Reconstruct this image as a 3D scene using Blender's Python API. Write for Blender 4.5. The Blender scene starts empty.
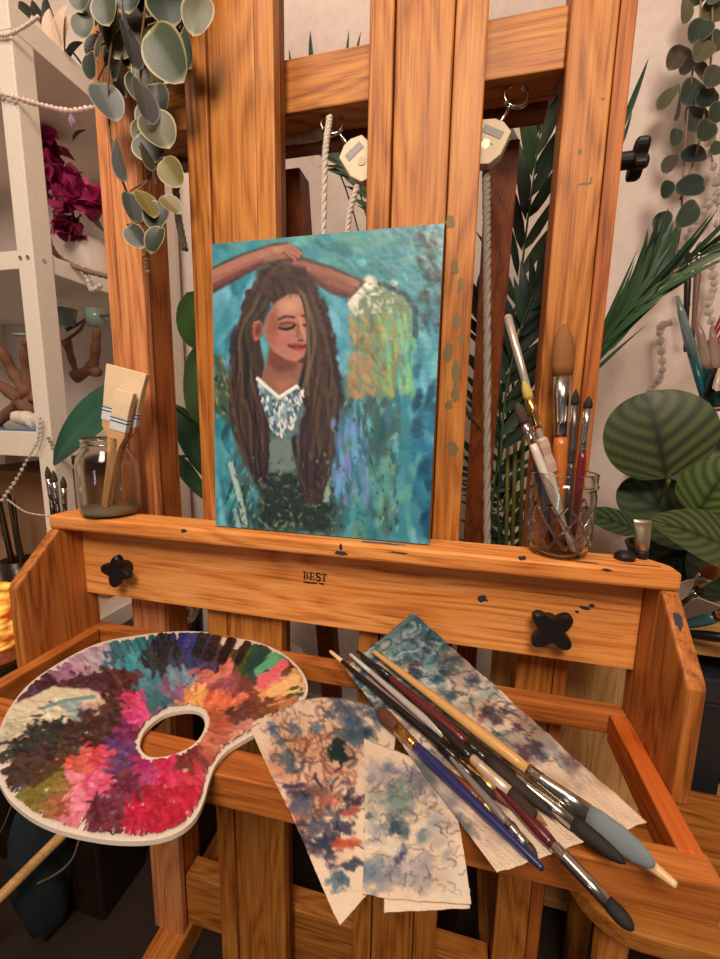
import bpy, math, random
import numpy as np
from mathutils import Vector, Matrix
random.seed(7); rng = np.random.default_rng(7)
SC = bpy.context.scene; COL = SC.collection; PI = math.pi

# ------------------------------------------------------------------ camera
CAM = Vector((0.4737, -0.3754, 0.1251)); FPX = 408.3
RX = Vector((0.97173, 0.23547, 0.01744)); UP = Vector((-0.05358, 0.14798, 0.98754)); FW = Vector((-0.22995, 0.96055, -0.15642))
cd = bpy.data.cameras.new('camera'); cam = bpy.data.objects.new('camera', cd); COL.objects.link(cam)
m = Matrix((RX, UP, -FW)).transposed().to_4x4(); m.translation = CAM; cam.matrix_world = m
cd.sensor_fit = 'VERTICAL'; cd.sensor_height = 36; cd.sensor_width = 27; cd.lens = FPX/959*36
cd.clip_start = 0.01; SC.camera = cam
# ------------------------------------------------------------------ world, lights, exposure
W = bpy.data.worlds.new('room_air'); SC.world = W; W.use_nodes = True
W.node_tree.nodes['Background'].inputs[0].default_value = (1.0, .78, .64, 1)
W.node_tree.nodes['Background'].inputs[1].default_value = 0.085
def area(name, loc, target, size, power, col, sy=None):
    l = bpy.data.lights.new(name, 'AREA'); l.energy = power; l.color = col; l.size = size
    if sy: l.shape = 'RECTANGLE'; l.size_y = sy
    o = bpy.data.objects.new(name, l); COL.objects.link(o); o.location = loc
    o.rotation_euler = (Vector(target)-Vector(loc)).to_track_quat('-Z', 'Y').to_euler(); return o
area('ceiling_lamp_light', (0.55, -1.05, 1.02), (.35, .1, -.05), .45, 19.8, (1, .81, .65))
area('top_fill_light', (-0.1, -0.7, 1.45), (.2, .35, .1), .5, 10.5, (1, .81, .65))  # added warm fill from above, brightens the wall behind the easel
area('cool_glare_light', (0.03, -1.2, 0.03), (.36, .03, .07), .10, .55, (.62, .80, 1), .22)  # small unseen cool light, added to lay a glare on the painting
SC.view_settings.view_transform = 'Standard'; SC.view_settings.look = 'None'
SC.view_settings.exposure = 0.0; SC.view_settings.gamma = 1.0; SC.view_settings.use_curve_mapping = False

# ------------------------------------------------------------------ measuring helpers
def ray(x, y): return RX*((x-360)/FPX) - UP*((y-479.5)/FPX) + FW
def at(x, y, X=None, Y=None, Z=None):
    d = ray(x, y)
    for i, v in enumerate((X, Y, Z)):
        if v is not None: return CAM + d*((v-CAM[i])/d[i])
def prj(P):
    c = np.asarray(P, float)-np.array(CAM); z = c@np.array(FW)
    return 360+FPX*(c@np.array(RX))/z, 479.5-FPX*(c@np.array(UP))/z
def S(r, g=None, b=None):
    if g is None: r, g, b = r
    return tuple(((v/255+.055)/1.055)**2.4 if v > 10.3 else v/255/12.92 for v in (r, g, b))
def lin(a):
    a = np.clip(a, 0, 255)/255; return np.where(a > .04045, ((a+.055)/1.055)**2.4, a/12.92)

# ------------------------------------------------------------------ materials
MATS = {}
def mat(name, rgb, rough=.5, metal=0, trans=0, ior=1.45, coat=0, emit=0, bump=0, bscale=200, spec=.5, sss=0):
    if name in MATS: return MATS[name]
    M = bpy.data.materials.new(name); M.use_nodes = True; nt = M.node_tree; b = nt.nodes['Principled BSDF']
    c = S(*rgb)+(1,)
    b.inputs['Base Color'].default_value = c; b.inputs['Roughness'].default_value = rough; b.inputs['Metallic'].default_value = metal
    b.inputs['Transmission Weight'].default_value = trans; b.inputs['IOR'].default_value = ior; b.inputs['Coat Weight'].default_value = coat
    b.inputs['Specular IOR Level'].default_value = spec
    if emit: b.inputs['Emission Color'].default_value = c; b.inputs['Emission Strength'].default_value = emit
    if bump or not trans:
        tc = nt.nodes.new('ShaderNodeTexCoord'); n = nt.nodes.new('ShaderNodeTexNoise'); n.inputs['Scale'].default_value = bscale
        n.inputs['Detail'].default_value = 4; nt.links.new(tc.outputs['Object'], n.inputs['Vector'])
        if bump:
            bp = nt.nodes.new('ShaderNodeBump'); bp.inputs['Strength'].default_value = bump; bp.inputs['Distance'].default_value = .002
            nt.links.new(n.outputs['Fac'], bp.inputs['Height']); nt.links.new(bp.outputs['Normal'], b.inputs['Normal'])
        if not trans and not emit:
            mx = nt.nodes.new('ShaderNodeMix'); mx.data_type = 'RGBA'; mx.inputs[6].default_value = tuple(v*.86 for v in c[:3])+(1,); mx.inputs[7].default_value = tuple(min(1, v*1.12) for v in c[:3])+(1,)
            nt.links.new(n.outputs['Fac'], mx.inputs[0]); nt.links.new(mx.outputs[2], b.inputs['Base Color'])
    MATS[name] = M; return M
def wood(name, axis, dark, mid, light, rough=.5, freq=1.0, coat=.04):
    """oak: growth rings seen as long cathedral figures along the axis, fine dark pores over them"""
    if name in MATS: return MATS[name]
    M = bpy.data.materials.new(name); M.use_nodes = True; nt = M.node_tree; N = nt.nodes.new; L = nt.links.new
    b = nt.nodes['Principled BSDF']; b.inputs['Roughness'].default_value = rough; b.inputs['Specular IOR Level'].default_value = .3; b.inputs['Coat Weight'].default_value = coat; b.inputs['Coat Roughness'].default_value = .25
    tc = N('ShaderNodeTexCoord'); oi = N('ShaderNodeObjectInfo')
    off = N('ShaderNodeVectorMath'); off.operation = 'SCALE'; off.inputs[3].default_value = 7.0
    cx = N('ShaderNodeCombineXYZ')
    for i in range(3): L(oi.outputs['Random'], cx.inputs[i])
    L(cx.outputs[0], off.inputs[0]); ad = N('ShaderNodeVectorMath'); ad.operation = 'ADD'
    L(tc.outputs['Object'], ad.inputs[0]); L(off.outputs[0], ad.inputs[1])
    def mapped(al, ac):
        mp = N('ShaderNodeMapping'); s = [ac]*3; s['xyz'.index(axis)] = al; mp.inputs['Scale'].default_value = s
        L(ad.outputs[0], mp.inputs[0]); return mp.outputs[0]
    n1 = N('ShaderNodeTexNoise'); n1.inputs['Scale'].default_value = 1; n1.inputs['Detail'].default_value = 2; n1.inputs['Roughness'].default_value = .4
    L(mapped(2.2, 17*freq), n1.inputs['Vector'])
    mu = N('ShaderNodeMath'); mu.operation = 'MULTIPLY'; mu.inputs[1].default_value = 13; L(n1.outputs['Fac'], mu.inputs[0])
    fr = N('ShaderNodeMath'); fr.operation = 'PINGPONG'; fr.inputs[1].default_value = .5; L(mu.outputs[0], fr.inputs[0])
    n2 = N('ShaderNodeTexNoise'); n2.inputs['Scale'].default_value = 1; n2.inputs['Detail'].default_value = 5; n2.inputs['Roughness'].default_value = .65
    L(mapped(7, 300), n2.inputs['Vector'])
    n3 = N('ShaderNodeTexNoise'); n3.inputs['Scale'].default_value = 1; n3.inputs['Detail'].default_value = 2; L(mapped(2, 12), n3.inputs['Vector'])
    a1 = N('ShaderNodeMath'); a1.operation = 'MULTIPLY_ADD'; a1.inputs[1].default_value = .40; L(fr.outputs[0], a1.inputs[0])
    a2 = N('ShaderNodeMath'); a2.operation = 'MULTIPLY'; a2.inputs[1].default_value = .80; L(n2.outputs['Fac'], a2.inputs[0]); L(a2.outputs[0], a1.inputs[2])
    a3 = N('ShaderNodeMath'); a3.operation = 'MULTIPLY_ADD'; a3.inputs[1].default_value = .35; L(n3.outputs['Fac'], a3.inputs[0]); L(a1.outputs[0], a3.inputs[2])
    r = N('ShaderNodeValToRGB'); e = r.color_ramp.elements
    e[0].position = .40; e[0].color = S(*dark)+(1,); e[1].position = .92; e[1].color = S(*light)+(1,)
    k = r.color_ramp.elements.new(.62); k.color = S(*mid)+(1,)
    L(a3.outputs[0], r.inputs[0])
    n4 = N('ShaderNodeTexNoise'); n4.inputs['Scale'].default_value = 1; n4.inputs['Detail'].default_value = 3; n4.inputs['Roughness'].default_value = .6; L(mapped(16, 520), n4.inputs['Vector'])
    n5 = N('ShaderNodeMath'); n5.operation = 'MULTIPLY_ADD'; n5.inputs[1].default_value = .22; L(fr.outputs[0], n5.inputs[0]); L(n4.outputs['Fac'], n5.inputs[2])
    pr = N('ShaderNodeMapRange'); pr.inputs['From Min'].default_value = .40; pr.inputs['From Max'].default_value = .53; pr.inputs['To Min'].default_value = .70; pr.inputs['To Max'].default_value = 1.0; L(n5.outputs[0], pr.inputs['Value'])
    mm = N('ShaderNodeMix'); mm.data_type = 'RGBA'; mm.blend_type = 'MULTIPLY'; mm.inputs[0].default_value = 1; L(r.outputs[0], mm.inputs[6]); L(pr.outputs[0], mm.inputs[7]); L(mm.outputs[2], b.inputs['Base Color'])
    bp = N('ShaderNodeBump'); bp.inputs['Strength'].default_value = .25; bp.inputs['Distance'].default_value = .0006; L(a1.outputs[0], bp.inputs['Height']); L(bp.outputs[0], b.inputs['Normal'])
    MATS[name] = M; return M
def vcol(name, rough=.4, bump=0, bscale=300, coat=0, spec=.5):
    if name in MATS: return MATS[name]
    M = bpy.data.materials.new(name); M.use_nodes = True; nt = M.node_tree; b = nt.nodes['Principled BSDF']
    a = nt.nodes.new('ShaderNodeAttribute'); a.attribute_name = 'Col'; nt.links.new(a.outputs['Color'], b.inputs['Base Color'])
    b.inputs['Roughness'].default_value = rough; b.inputs['Coat Weight'].default_value = coat; b.inputs['Coat Roughness'].default_value = .12; b.inputs['Specular IOR Level'].default_value = spec
    if bump:
        tc = nt.nodes.new('ShaderNodeTexCoord'); n = nt.nodes.new('ShaderNodeTexNoise'); n.inputs['Scale'].default_value = bscale; n.inputs['Detail'].default_value = 3
        nt.links.new(tc.outputs['Object'], n.inputs['Vector']); bp = nt.nodes.new('ShaderNodeBump'); bp.inputs['Strength'].default_value = bump; bp.inputs['Distance'].default_value = .002
        nt.links.new(n.outputs['Fac'], bp.inputs['Height']); nt.links.new(bp.outputs[0], b.inputs['Normal'])
    MATS[name] = M; return M
OAK = {a: wood('oak_'+a, a, (120, 62, 20), (180, 108, 42), (206, 142, 68)) for a in 'xyz'}
OAKR = {a: wood('reddish_oak_'+a, a, (116, 56, 22), (172, 95, 40), (198, 122, 56)) for a in 'xyz'}
OAKD = {a: wood('dark_oak_'+a, a, (88, 42, 20), (122, 62, 30), (146, 80, 40)) for a in 'xyz'}
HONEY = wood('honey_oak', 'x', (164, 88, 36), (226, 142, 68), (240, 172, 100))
PINE = {a: wood('pale_pine_'+a, a, (170, 120, 66), (200, 152, 92), (218, 176, 116), freq=.7) for a in 'xyz'}
BLACK = mat('black_plastic', (22, 18, 18), .45, bump=.1, bscale=400)
STEEL = mat('steel', (196, 190, 182), .22, 1); BRASS = mat('brass', (214, 170, 104), .25, 1)
WHITE = mat('white_paint', (236, 226, 214), .45)
def glass(name, rgb, rough=.03): return mat(name, rgb, rough, 0, 1, 1.45)

# ------------------------------------------------------------------ mesh helpers
class MB:
    def __init__(s): s.v = []; s.f = []; s.c = []
    def add(s, V, F, c=None):
        n = len(s.v); s.v += [tuple(p) for p in V]; s.f += [tuple(i+n for i in f) for f in F]
        s.c += [c]*len(V) if (c is None or isinstance(c, tuple)) else list(c); return s
    def box(s, a, b, c=None):
        x0, y0, z0 = a; x1, y1, z1 = b
        return s.add([(x0, y0, z0), (x1, y0, z0), (x1, y1, z0), (x0, y1, z0), (x0, y0, z1), (x1, y0, z1), (x1, y1, z1), (x0, y1, z1)],
                     [(3, 2, 1, 0), (4, 5, 6, 7), (0, 1, 5, 4), (1, 2, 6, 5), (2, 3, 7, 6), (3, 0, 4, 7)], c)
    def prism(s, poly, ext, c=None):
        n = len(poly); e = Vector(ext); P = [Vector(p) for p in poly]
        return s.add(P+[p+e for p in P], [tuple(reversed(range(n))), tuple(range(n, 2*n))]+[(i, (i+1) % n, (i+1) % n+n, i+n) for i in range(n)], c)
    def tube(s, pts, r, seg=10, c=None, flat=None, caps=True):
        """flat: (unit vector, ratio) squashes the section along that vector"""
        P = [Vector(p) for p in pts]; n = len(P); rs = r if hasattr(r, '__len__') else [r]*n
        V = []; F = []; up = None
        for i in range(n):
            t = (P[min(i+1, n-1)]-P[max(i-1, 0)]).normalized()
            if up is None: up = t.orthogonal().normalized()
            a = (up-t*up.dot(t)); a = a.normalized() if a.length > 1e-6 else t.orthogonal().normalized(); up = a; b = t.cross(a)
            for k in range(seg):
                q = 2*PI*k/seg; o = (a*math.cos(q)+b*math.sin(q))*rs[i]
                if flat: o = o-flat[0]*o.dot(flat[0])*(1-flat[1] if not hasattr(flat[1], '__len__') else 1-flat[1][i])
                V.append(P[i]+o)
        for i in range(n-1):
            for k in range(seg): F.append((i*seg+k, i*seg+(k+1) % seg, (i+1)*seg+(k+1) % seg, (i+1)*seg+k))
        if caps: F += [tuple(reversed(range(seg))), tuple(range((n-1)*seg, n*seg))]
        return s.add(V, F, c)
    def lathe(s, prof, o=(0, 0, 0), seg=28, c=None, closed=False):
        o = Vector(o); n = len(prof); V = [o+Vector((r*math.cos(2*PI*k/seg), r*math.sin(2*PI*k/seg), z)) for r, z in prof for k in range(seg)]
        rr = n if closed else n-1
        F = [(i*seg+k, i*seg+(k+1) % seg, ((i+1) % n)*seg+(k+1) % seg, ((i+1) % n)*seg+k) for i in range(rr) for k in range(seg)]
        if not closed: F += [tuple(reversed(range(seg))), tuple(range((n-1)*seg, n*seg))]
        return s.add(V, F, c)
    def ball(s, o, r, c=None, seg=10, rings=7, jit=0):
        o = Vector(o); r = r if hasattr(r, '__len__') else (r, r, r); V = [o+Vector((0, 0, -r[2]))]; F = []
        for i in range(1, rings):
            for k in range(seg):
                a = -PI/2+PI*i/rings; q = 2*PI*k/seg; j = 1+random.uniform(-jit, jit)
                V.append(o+Vector((r[0]*math.cos(a)*math.cos(q)*j, r[1]*math.cos(a)*math.sin(q)*j, r[2]*math.sin(a)*j)))
        V.append(o+Vector((0, 0, r[2]))); e = len(V)-1
        for k in range(seg):
            F.append((0, 1+(k+1) % seg, 1+k)); F.append((e, 1+(rings-2)*seg+k, 1+(rings-2)*seg+(k+1) % seg))
        for i in range(rings-2):
            for k in range(seg): F.append((1+i*seg+k, 1+i*seg+(k+1) % seg, 1+(i+1)*seg+(k+1) % seg, 1+(i+1)*seg+k))
        return s.add(V, F, c)
    def build(s, name, material, parent=None, bevel=0, smooth=False, loc=None, label=None):
        o0 = Vector(parent.location) if parent else Vector((0, 0, 0))
        if parent and parent.parent: o0 = o0+Vector(parent.parent.location)
        if loc is None:
            loc = Vector((0, 0, 0))
            if not parent:
                a = np.array(s.v); loc = Vector(((a[:, 0].min()+a[:, 0].max())/2, (a[:, 1].min()+a[:, 1].max())/2, a[:, 2].min()))
        sub = o0+Vector(loc)
        me = bpy.data.meshes.new(name); me.from_pydata([tuple(Vector(p)-sub) for p in s.v], [], s.f); me.validate(clean_customdata=False)
        me.materials.append(material)
        if any(c is not None for c in s.c):
            at_ = me.color_attributes.new('Col', 'FLOAT_COLOR', 'POINT'); d = np.ones((len(s.v), 4), np.float32)
            d[:, :3] = lin(np.array([c if c is not None else (128, 128, 128) for c in s.c], float)[:, :3]); at_.data.foreach_set('color', d.ravel())
        if smooth: me.polygons.foreach_set('use_smooth', [True]*len(me.polygons))
        o = bpy.data.objects.new(name, me); COL.objects.link(o); o.location = loc
        if parent: o.parent = parent
        if bevel:
            bv = o.modifiers.new('Bevel', 'BEVEL'); bv.width = bevel; bv.segments = 2; bv.limit_method = 'ANGLE'; bv.angle_limit = .6
        if smooth == 'auto': pass
        if label: o['label'] = label
        return o
def thing(name, label, cat, loc, group=None):
    o = bpy.data.objects.new(name, None); o.empty_display_size = .02; COL.objects.link(o); o.location = loc
    o['label'] = label; o['category'] = cat
    if group: o['group'] = group
    return o
def tag(o, label, cat, group=None, kind=None):
    o['label'] = label; o['category'] = cat
    if group: o['group'] = group
    if kind: o['kind'] = kind
    return o
def struct(name, mb, m, bevel=0):
    o = mb.build(name, m, bevel=bevel, loc=(0, 0, 0)); o['kind'] = 'structure'; return o
def spline(pts, n=12):
    """Catmull-Rom through the points"""
    P = [Vector(p) for p in pts]; P = [P[0]*2-P[1]]+P+[P[-1]*2-P[-2]]; out = []
    for i in range(1, len(P)-2):
        for k in range(n):
            t = k/n; a, b, c, d = P[i-1:i+3]
            out.append(.5*((2*b)+(c-a)*t+(2*a-5*b+4*c-d)*t*t+(3*b-a-3*c+d)*t**3))
    return out+[P[-2]]

# ------------------------------------------------------------------ painter: colours a field of points laid out in a picture plane
_nz = rng.random((64, 64))
def noise2(x, y, s):
    x = np.asarray(x)/s; y = np.asarray(y)/s; xi = np.floor(x).astype(int); yi = np.floor(y).astype(int); fx = x-xi; fy = y-yi
    fx = fx*fx*(3-2*fx); fy = fy*fy*(3-2*fy); g = lambda i, j: _nz[(xi+i) % 64, (yi+j) % 64]
    return (g(0, 0)*(1-fx)+g(1, 0)*fx)*(1-fy)+(g(0, 1)*(1-fx)+g(1, 1)*fx)*fy
class Paint:
    def __init__(s, x, y, base): s.x = x; s.y = y; s.c = np.tile(np.array(base, float), (len(x), 1)); s.h = np.zeros(len(x)); s.k = np.zeros(len(x))
    def mix(s, i, a, col, h=0):
        a = a[:, None]; s.c[i] = s.c[i]*(1-a)+np.array(col, float)*a
        s.k[i] = np.maximum(s.k[i], a[:, 0])
        if h: s.h[i] = s.h[i]*(1-a[:, 0]*.6)+h*a[:, 0]
    def near(s, x0, y0, x1, y1): return np.nonzero((s.x >= x0) & (s.x <= x1) & (s.y >= y0) & (s.y <= y1))[0]
    def poly(s, pts, col, soft=2.0, al=1.0, wob=0):
        p = np.array(pts, float); i = s.near(p[:, 0].min()-9, p[:, 1].min()-9, p[:, 0].max()+9, p[:, 1].max()+9)
        if not len(i): return
        x = s.x[i]+wob*(noise2(s.x[i], s.y[i], 14)-.5)*2; y = s.y[i]+wob*(noise2(s.y[i], s.x[i], 14)-.5)*2
        ins = np.zeros(len(i), bool); d = np.full(len(i), 1e9)
        for a, b in zip(p, np.roll(p, -1, 0)):
            if a[1] != b[1]: ins ^= ((a[1] > y) != (b[1] > y)) & (x < (b[0]-a[0])*(y-a[1])/(b[1]-a[1])+a[0])
            e = b-a; t = np.clip(((x-a[0])*e[0]+(y-a[1])*e[1])/max(e@e, 1e-9), 0, 1); d = np.minimum(d, np.hypot(x-a[0]-t*e[0], y-a[1]-t*e[1]))
        s.mix(i, np.clip(np.where(ins, d, -d)/(2*soft)+.5, 0, 1)*al, col)
    def blob(s, cx, cy, rx, ry, col, ang=0, al=1.0, soft=.5, h=0, wob=0):
        R = max(rx, ry)*1.6; i = s.near(cx-R, cy-R, cx+R, cy+R)
        if not len(i): return
        dx = s.x[i]-cx; dy = s.y[i]-cy; ca, sa = math.cos(ang), math.sin(ang)
        q = np.hypot((dx*ca+dy*sa)/rx, (-dx*sa+dy*ca)/ry)
        if wob: q = q+wob*(noise2(s.x[i]+cx*3, s.y[i]+cy*5, max(rx, ry)*.5)-.5)+wob*.5*(noise2(s.x[i]+cx*7, s.y[i]+cy*3, max(rx, ry)*.2)-.5)
        s.mix(i, np.clip((1-q)/soft+.5, 0, 1)*al, col, h)
    def line(s, pts, w, col, al=1.0, soft=.6, h=0):
        p = np.array(pts, float); i = s.near(p[:, 0].min()-2*w, p[:, 1].min()-2*w, p[:, 0].max()+2*w, p[:, 1].max()+2*w)
        if not len(i): return
        d = np.full(len(i), 1e9)
        for a, b in zip(p[:-1], p[1:]):
            e = b-a; t = np.clip(((s.x[i]-a[0])*e[0]+(s.y[i]-a[1])*e[1])/max(e@e, 1e-9), 0, 1); d = np.minimum(d, np.hypot(s.x[i]-a[0]-t*e[0], s.y[i]-a[1]-t*e[1]))
        s.mix(i, np.clip((1-d/w)/soft+.5, 0, 1)*al, col, h)
def jit(c, a=14):
    b = random.uniform(-a, a); return tuple(min(255, max(0, v+b+random.uniform(-a, a)*.5)) for v in c)

# ================================================================== ROOM
WALLM = mat('cream_wall_paint', (238, 222, 212), .8, bump=.12, bscale=60)
FLZ = -.75
struct('floor', MB().box((-1.6, -1.6, FLZ-.05), (2.2, .66, FLZ)), mat('brown_carpet', (44, 30, 22), .95, bump=.8, bscale=260))
struct('wall_back', MB().box((-1.6, .62, FLZ), (2.2, .66, 1.7)), WALLM)
struct('wall_left', MB().box((-1.65, -1.6, FLZ), (-1.6, .66, 1.7)), WALLM)
struct('wall_right', MB().box((2.2, -1.6, FLZ), (2.25, .66, 1.7)), WALLM)
struct('ceiling', MB().box((-1.65, -1.6, 1.7), (2.25, .66, 1.75)), WALLM)
struct('baseboard_back', MB().box((-1.6, .605, FLZ), (2.2, .62, FLZ+.09)), WHITE, .003)

# ================================================================== EASEL
ez = thing('studio_easel', 'large oak studio easel with twin masts and a paint-stained tray, filling the picture', 'easel', (.33, .09, FLZ))
def part(name, mb, m, bevel=.0015, smooth=False, parent=None, label=None): return mb.build(name, m, parent or ez, bevel, smooth, label=label)
# posts (front layer wide + outer strip, rear layer behind a groove)
T = 1.0
def post(xa, xb, xc, xd, inner_right):
    p = part('post', MB().box((xa, .075, FLZ+.05), (xb, .086, T)), OAK['z'] if not inner_right else PINKOAK)
    part('outer_strip', MB().box((xc, .076, FLZ+.05), (xd, .112, T)), OAKR['z'] if not inner_right else PINKOAK, parent=p)
    part('rear_layer', MB().box((xa+(.003 if not inner_right else 0), .088, FLZ+.05), (xb-(.003 if inner_right else 0), .128, T)), OAKR['z'], parent=p)
PINKOAK = wood('pinkish_oak', 'z', (150, 84, 46), (206, 130, 80), (226, 160, 108))
post(.0535, .0905, .037, .0525, True)
post(.550, .5885, .5895, .603, False)
def mast(r0, r1, b0, b1, r2, r3):
    p = part('mast', MB().box((b0, .047, -.70), (b1, .060, T)), OAK['z'])
    part('mast_spine', MB().box((r0+.001, .0605, -.70), (r3-.001, .074, T)), OAKD['z'], parent=p)
    for a, b in ((r0, r1), (r2, r3)): part('mast_rail', MB().box((a, .044, -.70), (b, .060, T)), OAK['z'], parent=p)
mast(.1805, .2058, .2070, .2580, .2593, .2800)
mast(.3745, .3973, .3986, .4505, .4518, .4790)
part('crossbar', MB().box((.0905, .0865, .444), (.550, .1265, .495)), OAK['x'])
part('rear_crossbar', MB().box((.10, .130, .438), (.545, .152, .485)), OAKD['x'])
part('lower_crossbar', MB().box((.0905, .0865, -.690), (.550, .118, -.598)), OAK['x'])
for x0, x1 in ((.045, .095), (.548, .600)):
    part('foot_runner', MB().box((x0, -.30, FLZ), (x1, .52, FLZ+.052)), OAK['y'], .004)
def slant(name, p0, p1, hw, hd, m):
    p0, p1 = Vector(p0), Vector(p1)
    return part(name, MB().prism([p0+Vector((-hw, -hd, 0)), p0+Vector((hw, -hd, 0)), p0+Vector((hw, hd, 0)), p0+Vector((-hw, hd, 0))], p1-p0), m)
slant('rear_leg', (.510, .43, FLZ+.052), (.505, .172, .43), .017, .017, OAKD['z'])
slant('rear_leg', (.240, .43, FLZ+.052), (.245, .172, .43), .017, .017, OAKD['z'])
part('rear_foot_bar', MB().box((.045, .41, FLZ+.0), (.60, .45, FLZ+.051)), OAK['x'])
# ledge, apron, cheeks
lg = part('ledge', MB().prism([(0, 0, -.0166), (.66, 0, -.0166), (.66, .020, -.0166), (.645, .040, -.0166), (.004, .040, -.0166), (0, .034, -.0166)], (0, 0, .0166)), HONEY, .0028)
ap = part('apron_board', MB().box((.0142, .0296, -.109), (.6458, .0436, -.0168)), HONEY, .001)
ck = [(0, .000, -.0168), (0, -.0505, -.064), (0, -.0535, -.070), (0, -.0545, -.166), (0, .0470, -.166), (0, .0470, -.0168)]
for x in (.0008, .6462):
    part('side_cheek', MB().prism([(x, y, z) for _, y, z in ck], (.0132, 0, 0)), wood('cheek_oak', 'z', (112, 58, 22), (174, 102, 44), (200, 132, 66)), .0022)
# tray frame
part('tray_bar', MB().box((.0142, -.1015, -.186), (.0300, .0285, -.157)), OAKR['y'])
part('tray_bar', MB().box((.6300, -.1015, -.186), (.6459, .0285, -.157)), wood('orange_oak', 'y', (150, 66, 20), (186, 90, 30), (206, 112, 48)))
part('tray_bar', MB().box((.0142, .0295, -.180), (.6459, .0465, -.1575)), OAKR['x'])
part('tray_bar', MB().prism([(.010, -.132, -.188), (.6485, -.1185, -.188), (.6485, -.0975, -.188), (.010, -.1005, -.188)], (0, 0, .0295)), OAKR['x'])
part('tray_support', MB().box((.150, -.10, -.212), (.175, .044, -.1885)), OAKD['y'])
part('tray_support', MB().box((.500, -.10, -.212), (.525, .044, -.1885)), OAKD['y'])
# star knobs
def star(c, ax, R, th, rot, hub, parent=None):
    c = Vector(c); ax = Vector(ax).normalized(); a = Vector((1, 0, 0)) if abs(ax.x) < .5 else Vector((0, 1, 0)); b = ax.cross(a); P = []
    for k in range(48):
        q = 2*PI*k/48; l = (abs(math.cos(2*q))**1.0); r = R*(.50+.50*max(0, (l-.05)/.95)**1.25) if math.cos(4*q) > -2 else R
        s = .5+.5*math.cos(4*q); r = R*(.47+.53*s**.85); P.append((q+rot, r))
    mb = MB()
    for sc, z0, z1 in ((1, 0, th*.8),):
        rings = [(.90, 0), (1, th*.15), (1, th*.75), (.9, th)]
        V = []; F = []
        for f, z in rings:
            for q, r in P: V.append(c+ax*z+(a*math.cos(q)+b*math.sin(q))*r*f)
        n = 48
        for i in range(3):
            for k in range(n): F.append((i*n+k, i*n+(k+1) % n, (i+1)*n+(k+1) % n, (i+1)*n+k))
        F += [tuple(reversed(range(n))), tuple(range(3*n, 4*n))]; mb.add(V, F)
    mb.tube([c-ax*hub, c+ax*.001], R*.42, 16)
    return part('star_knob', mb, BLACK, 0, parent=parent, label='black four-lobed plastic clamping knob')
star((.0808, .0175, -.0665), (0, -1, 0), .0205, .010, math.radians(80), .0120)
star((.5675, .0175, -.0705), (0, -1, 0), .0225, .010, math.radians(47), .0120)
star((.6160, .0940, .3640), (1, 0, 0), .0175, .011, math.radians(40), .0125)
# rope, eye hooks, pulleys
ROPE = mat('white_rope', (226, 214, 196), .85, bump=1.0, bscale=900)
GREYROPE = mat('grey_rope', (168, 156, 142), .85, bump=1.0, bscale=900)
def rope(pts, r, m, n=8):
    p = spline(pts, n) if len(pts) > 2 else [Vector(pts[0]).lerp(Vector(pts[1]), k/120) for k in range(121)]
    mb = MB()
    for s in range(3):
        V = []
        for i, q in enumerate(p):
            t = (p[min(i+1, len(p)-1)]-p[max(i-1, 0)]).normalized(); a = t.orthogonal().normalized(); b = t.cross(a); w = i*.55+s*2*PI/3
            V.append(q+(a*math.cos(w)+b*math.sin(w))*r*.42)
        mb.tube(V, r*.66, 6)
    return part('cord', mb, m, 0, True)
def ring(c, r, w, n, parent=None, name='eye_hook'):
    c = Vector(c); n = Vector(n).normalized(); a = n.orthogonal().normalized(); b = n.cross(a)
    return c, [c+(a*math.cos(2*PI*k/24)+b*math.sin(2*PI*k/24))*r for k in range(25)]
def pulley(hook_px, block_px, ang, Y, Yr, m):
    h = at(*hook_px, Y=Y); c = at(*block_px, Y=Yr); d = (c-h).normalized()
    mb = MB(); _, P = ring(h, .0115, .002, (.25, -1, .2)); mb.tube(P, .0021, 8); mb.tube([h+Vector((0, 0, .011)), h+Vector((0, .004, .040))], .0024, 8)
    part('eye_hook', mb, STEEL, 0, True)
    part('hook_rod', MB().tube([h+d*.004, c-d*.018], .0018, 8), STEEL, 0, True)
    n = Vector((0, -1, .05)).normalized(); s = d.cross(n).normalized(); P = []
    sh = [(1.18*a_, 1.18*b_) for a_, b_ in [(-.020, -.004), (-.020, .004), (-.015, .0135), (.006, .0155), (.017, .011), (.022, 0), (.017, -.011), (.006, -.0155), (-.015, -.0135)]]
    bl = part('pulley_block', MB().prism([c+d*u+s*v-n*.006 for u, v in sh], n*.012), m, .0012)
    part('axle_pin', MB().tube([c+n*.0055+d*.004, c+n*.0068+d*.004], .0045, 16), mat('axle_grey', (150, 138, 118), .4, .5), 0, parent=bl)
    q = c+n*.0062-d*.010
    part('printed_plate', MB().prism([q-s*.010-d*.004, q+s*.010-d*.004, q+s*.010+d*.004, q-s*.010+d*.004], n*.0004), mat('worn_grey_plate', (150, 146, 142), .5), 0, parent=bl)
    part('pulley_wheel', MB().tube([c+d*.012+n*.004-n*.008, c+d*.012+n*.004], .0120, 20), mat('dark_wheel', (48, 44, 42), .5), 0, parent=bl)
    return h, c
CREAM = mat('cream_enamel', (214, 196, 164), .35)
h, c = pulley((332, 124), (361, 162), 0, .100, .096, CREAM)
rope([h+Vector((0, -.008, .002)), at(325, 160, Y=.088), at(323, 250, Y=.088)], .0035, ROPE, 40)
rope([c+Vector((.001, 0, -.012)), at(349, 215, Y=.096), at(347, 260, Y=.096)], .0035, ROPE, 30)
rope([at(250, 143, Y=.128), at(300, 138, Y=.128), at(331, 131, Y=.118)], .0060, ROPE, 20)
h, c = pulley((516, 96), (487, 145), 0, .100, .086, CREAM)
rope([c+Vector((.0, .002, -.010)), at(487, 300, Y=.086), at(487, 600, Y=.086)], .0040, GREYROPE, 70)
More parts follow.
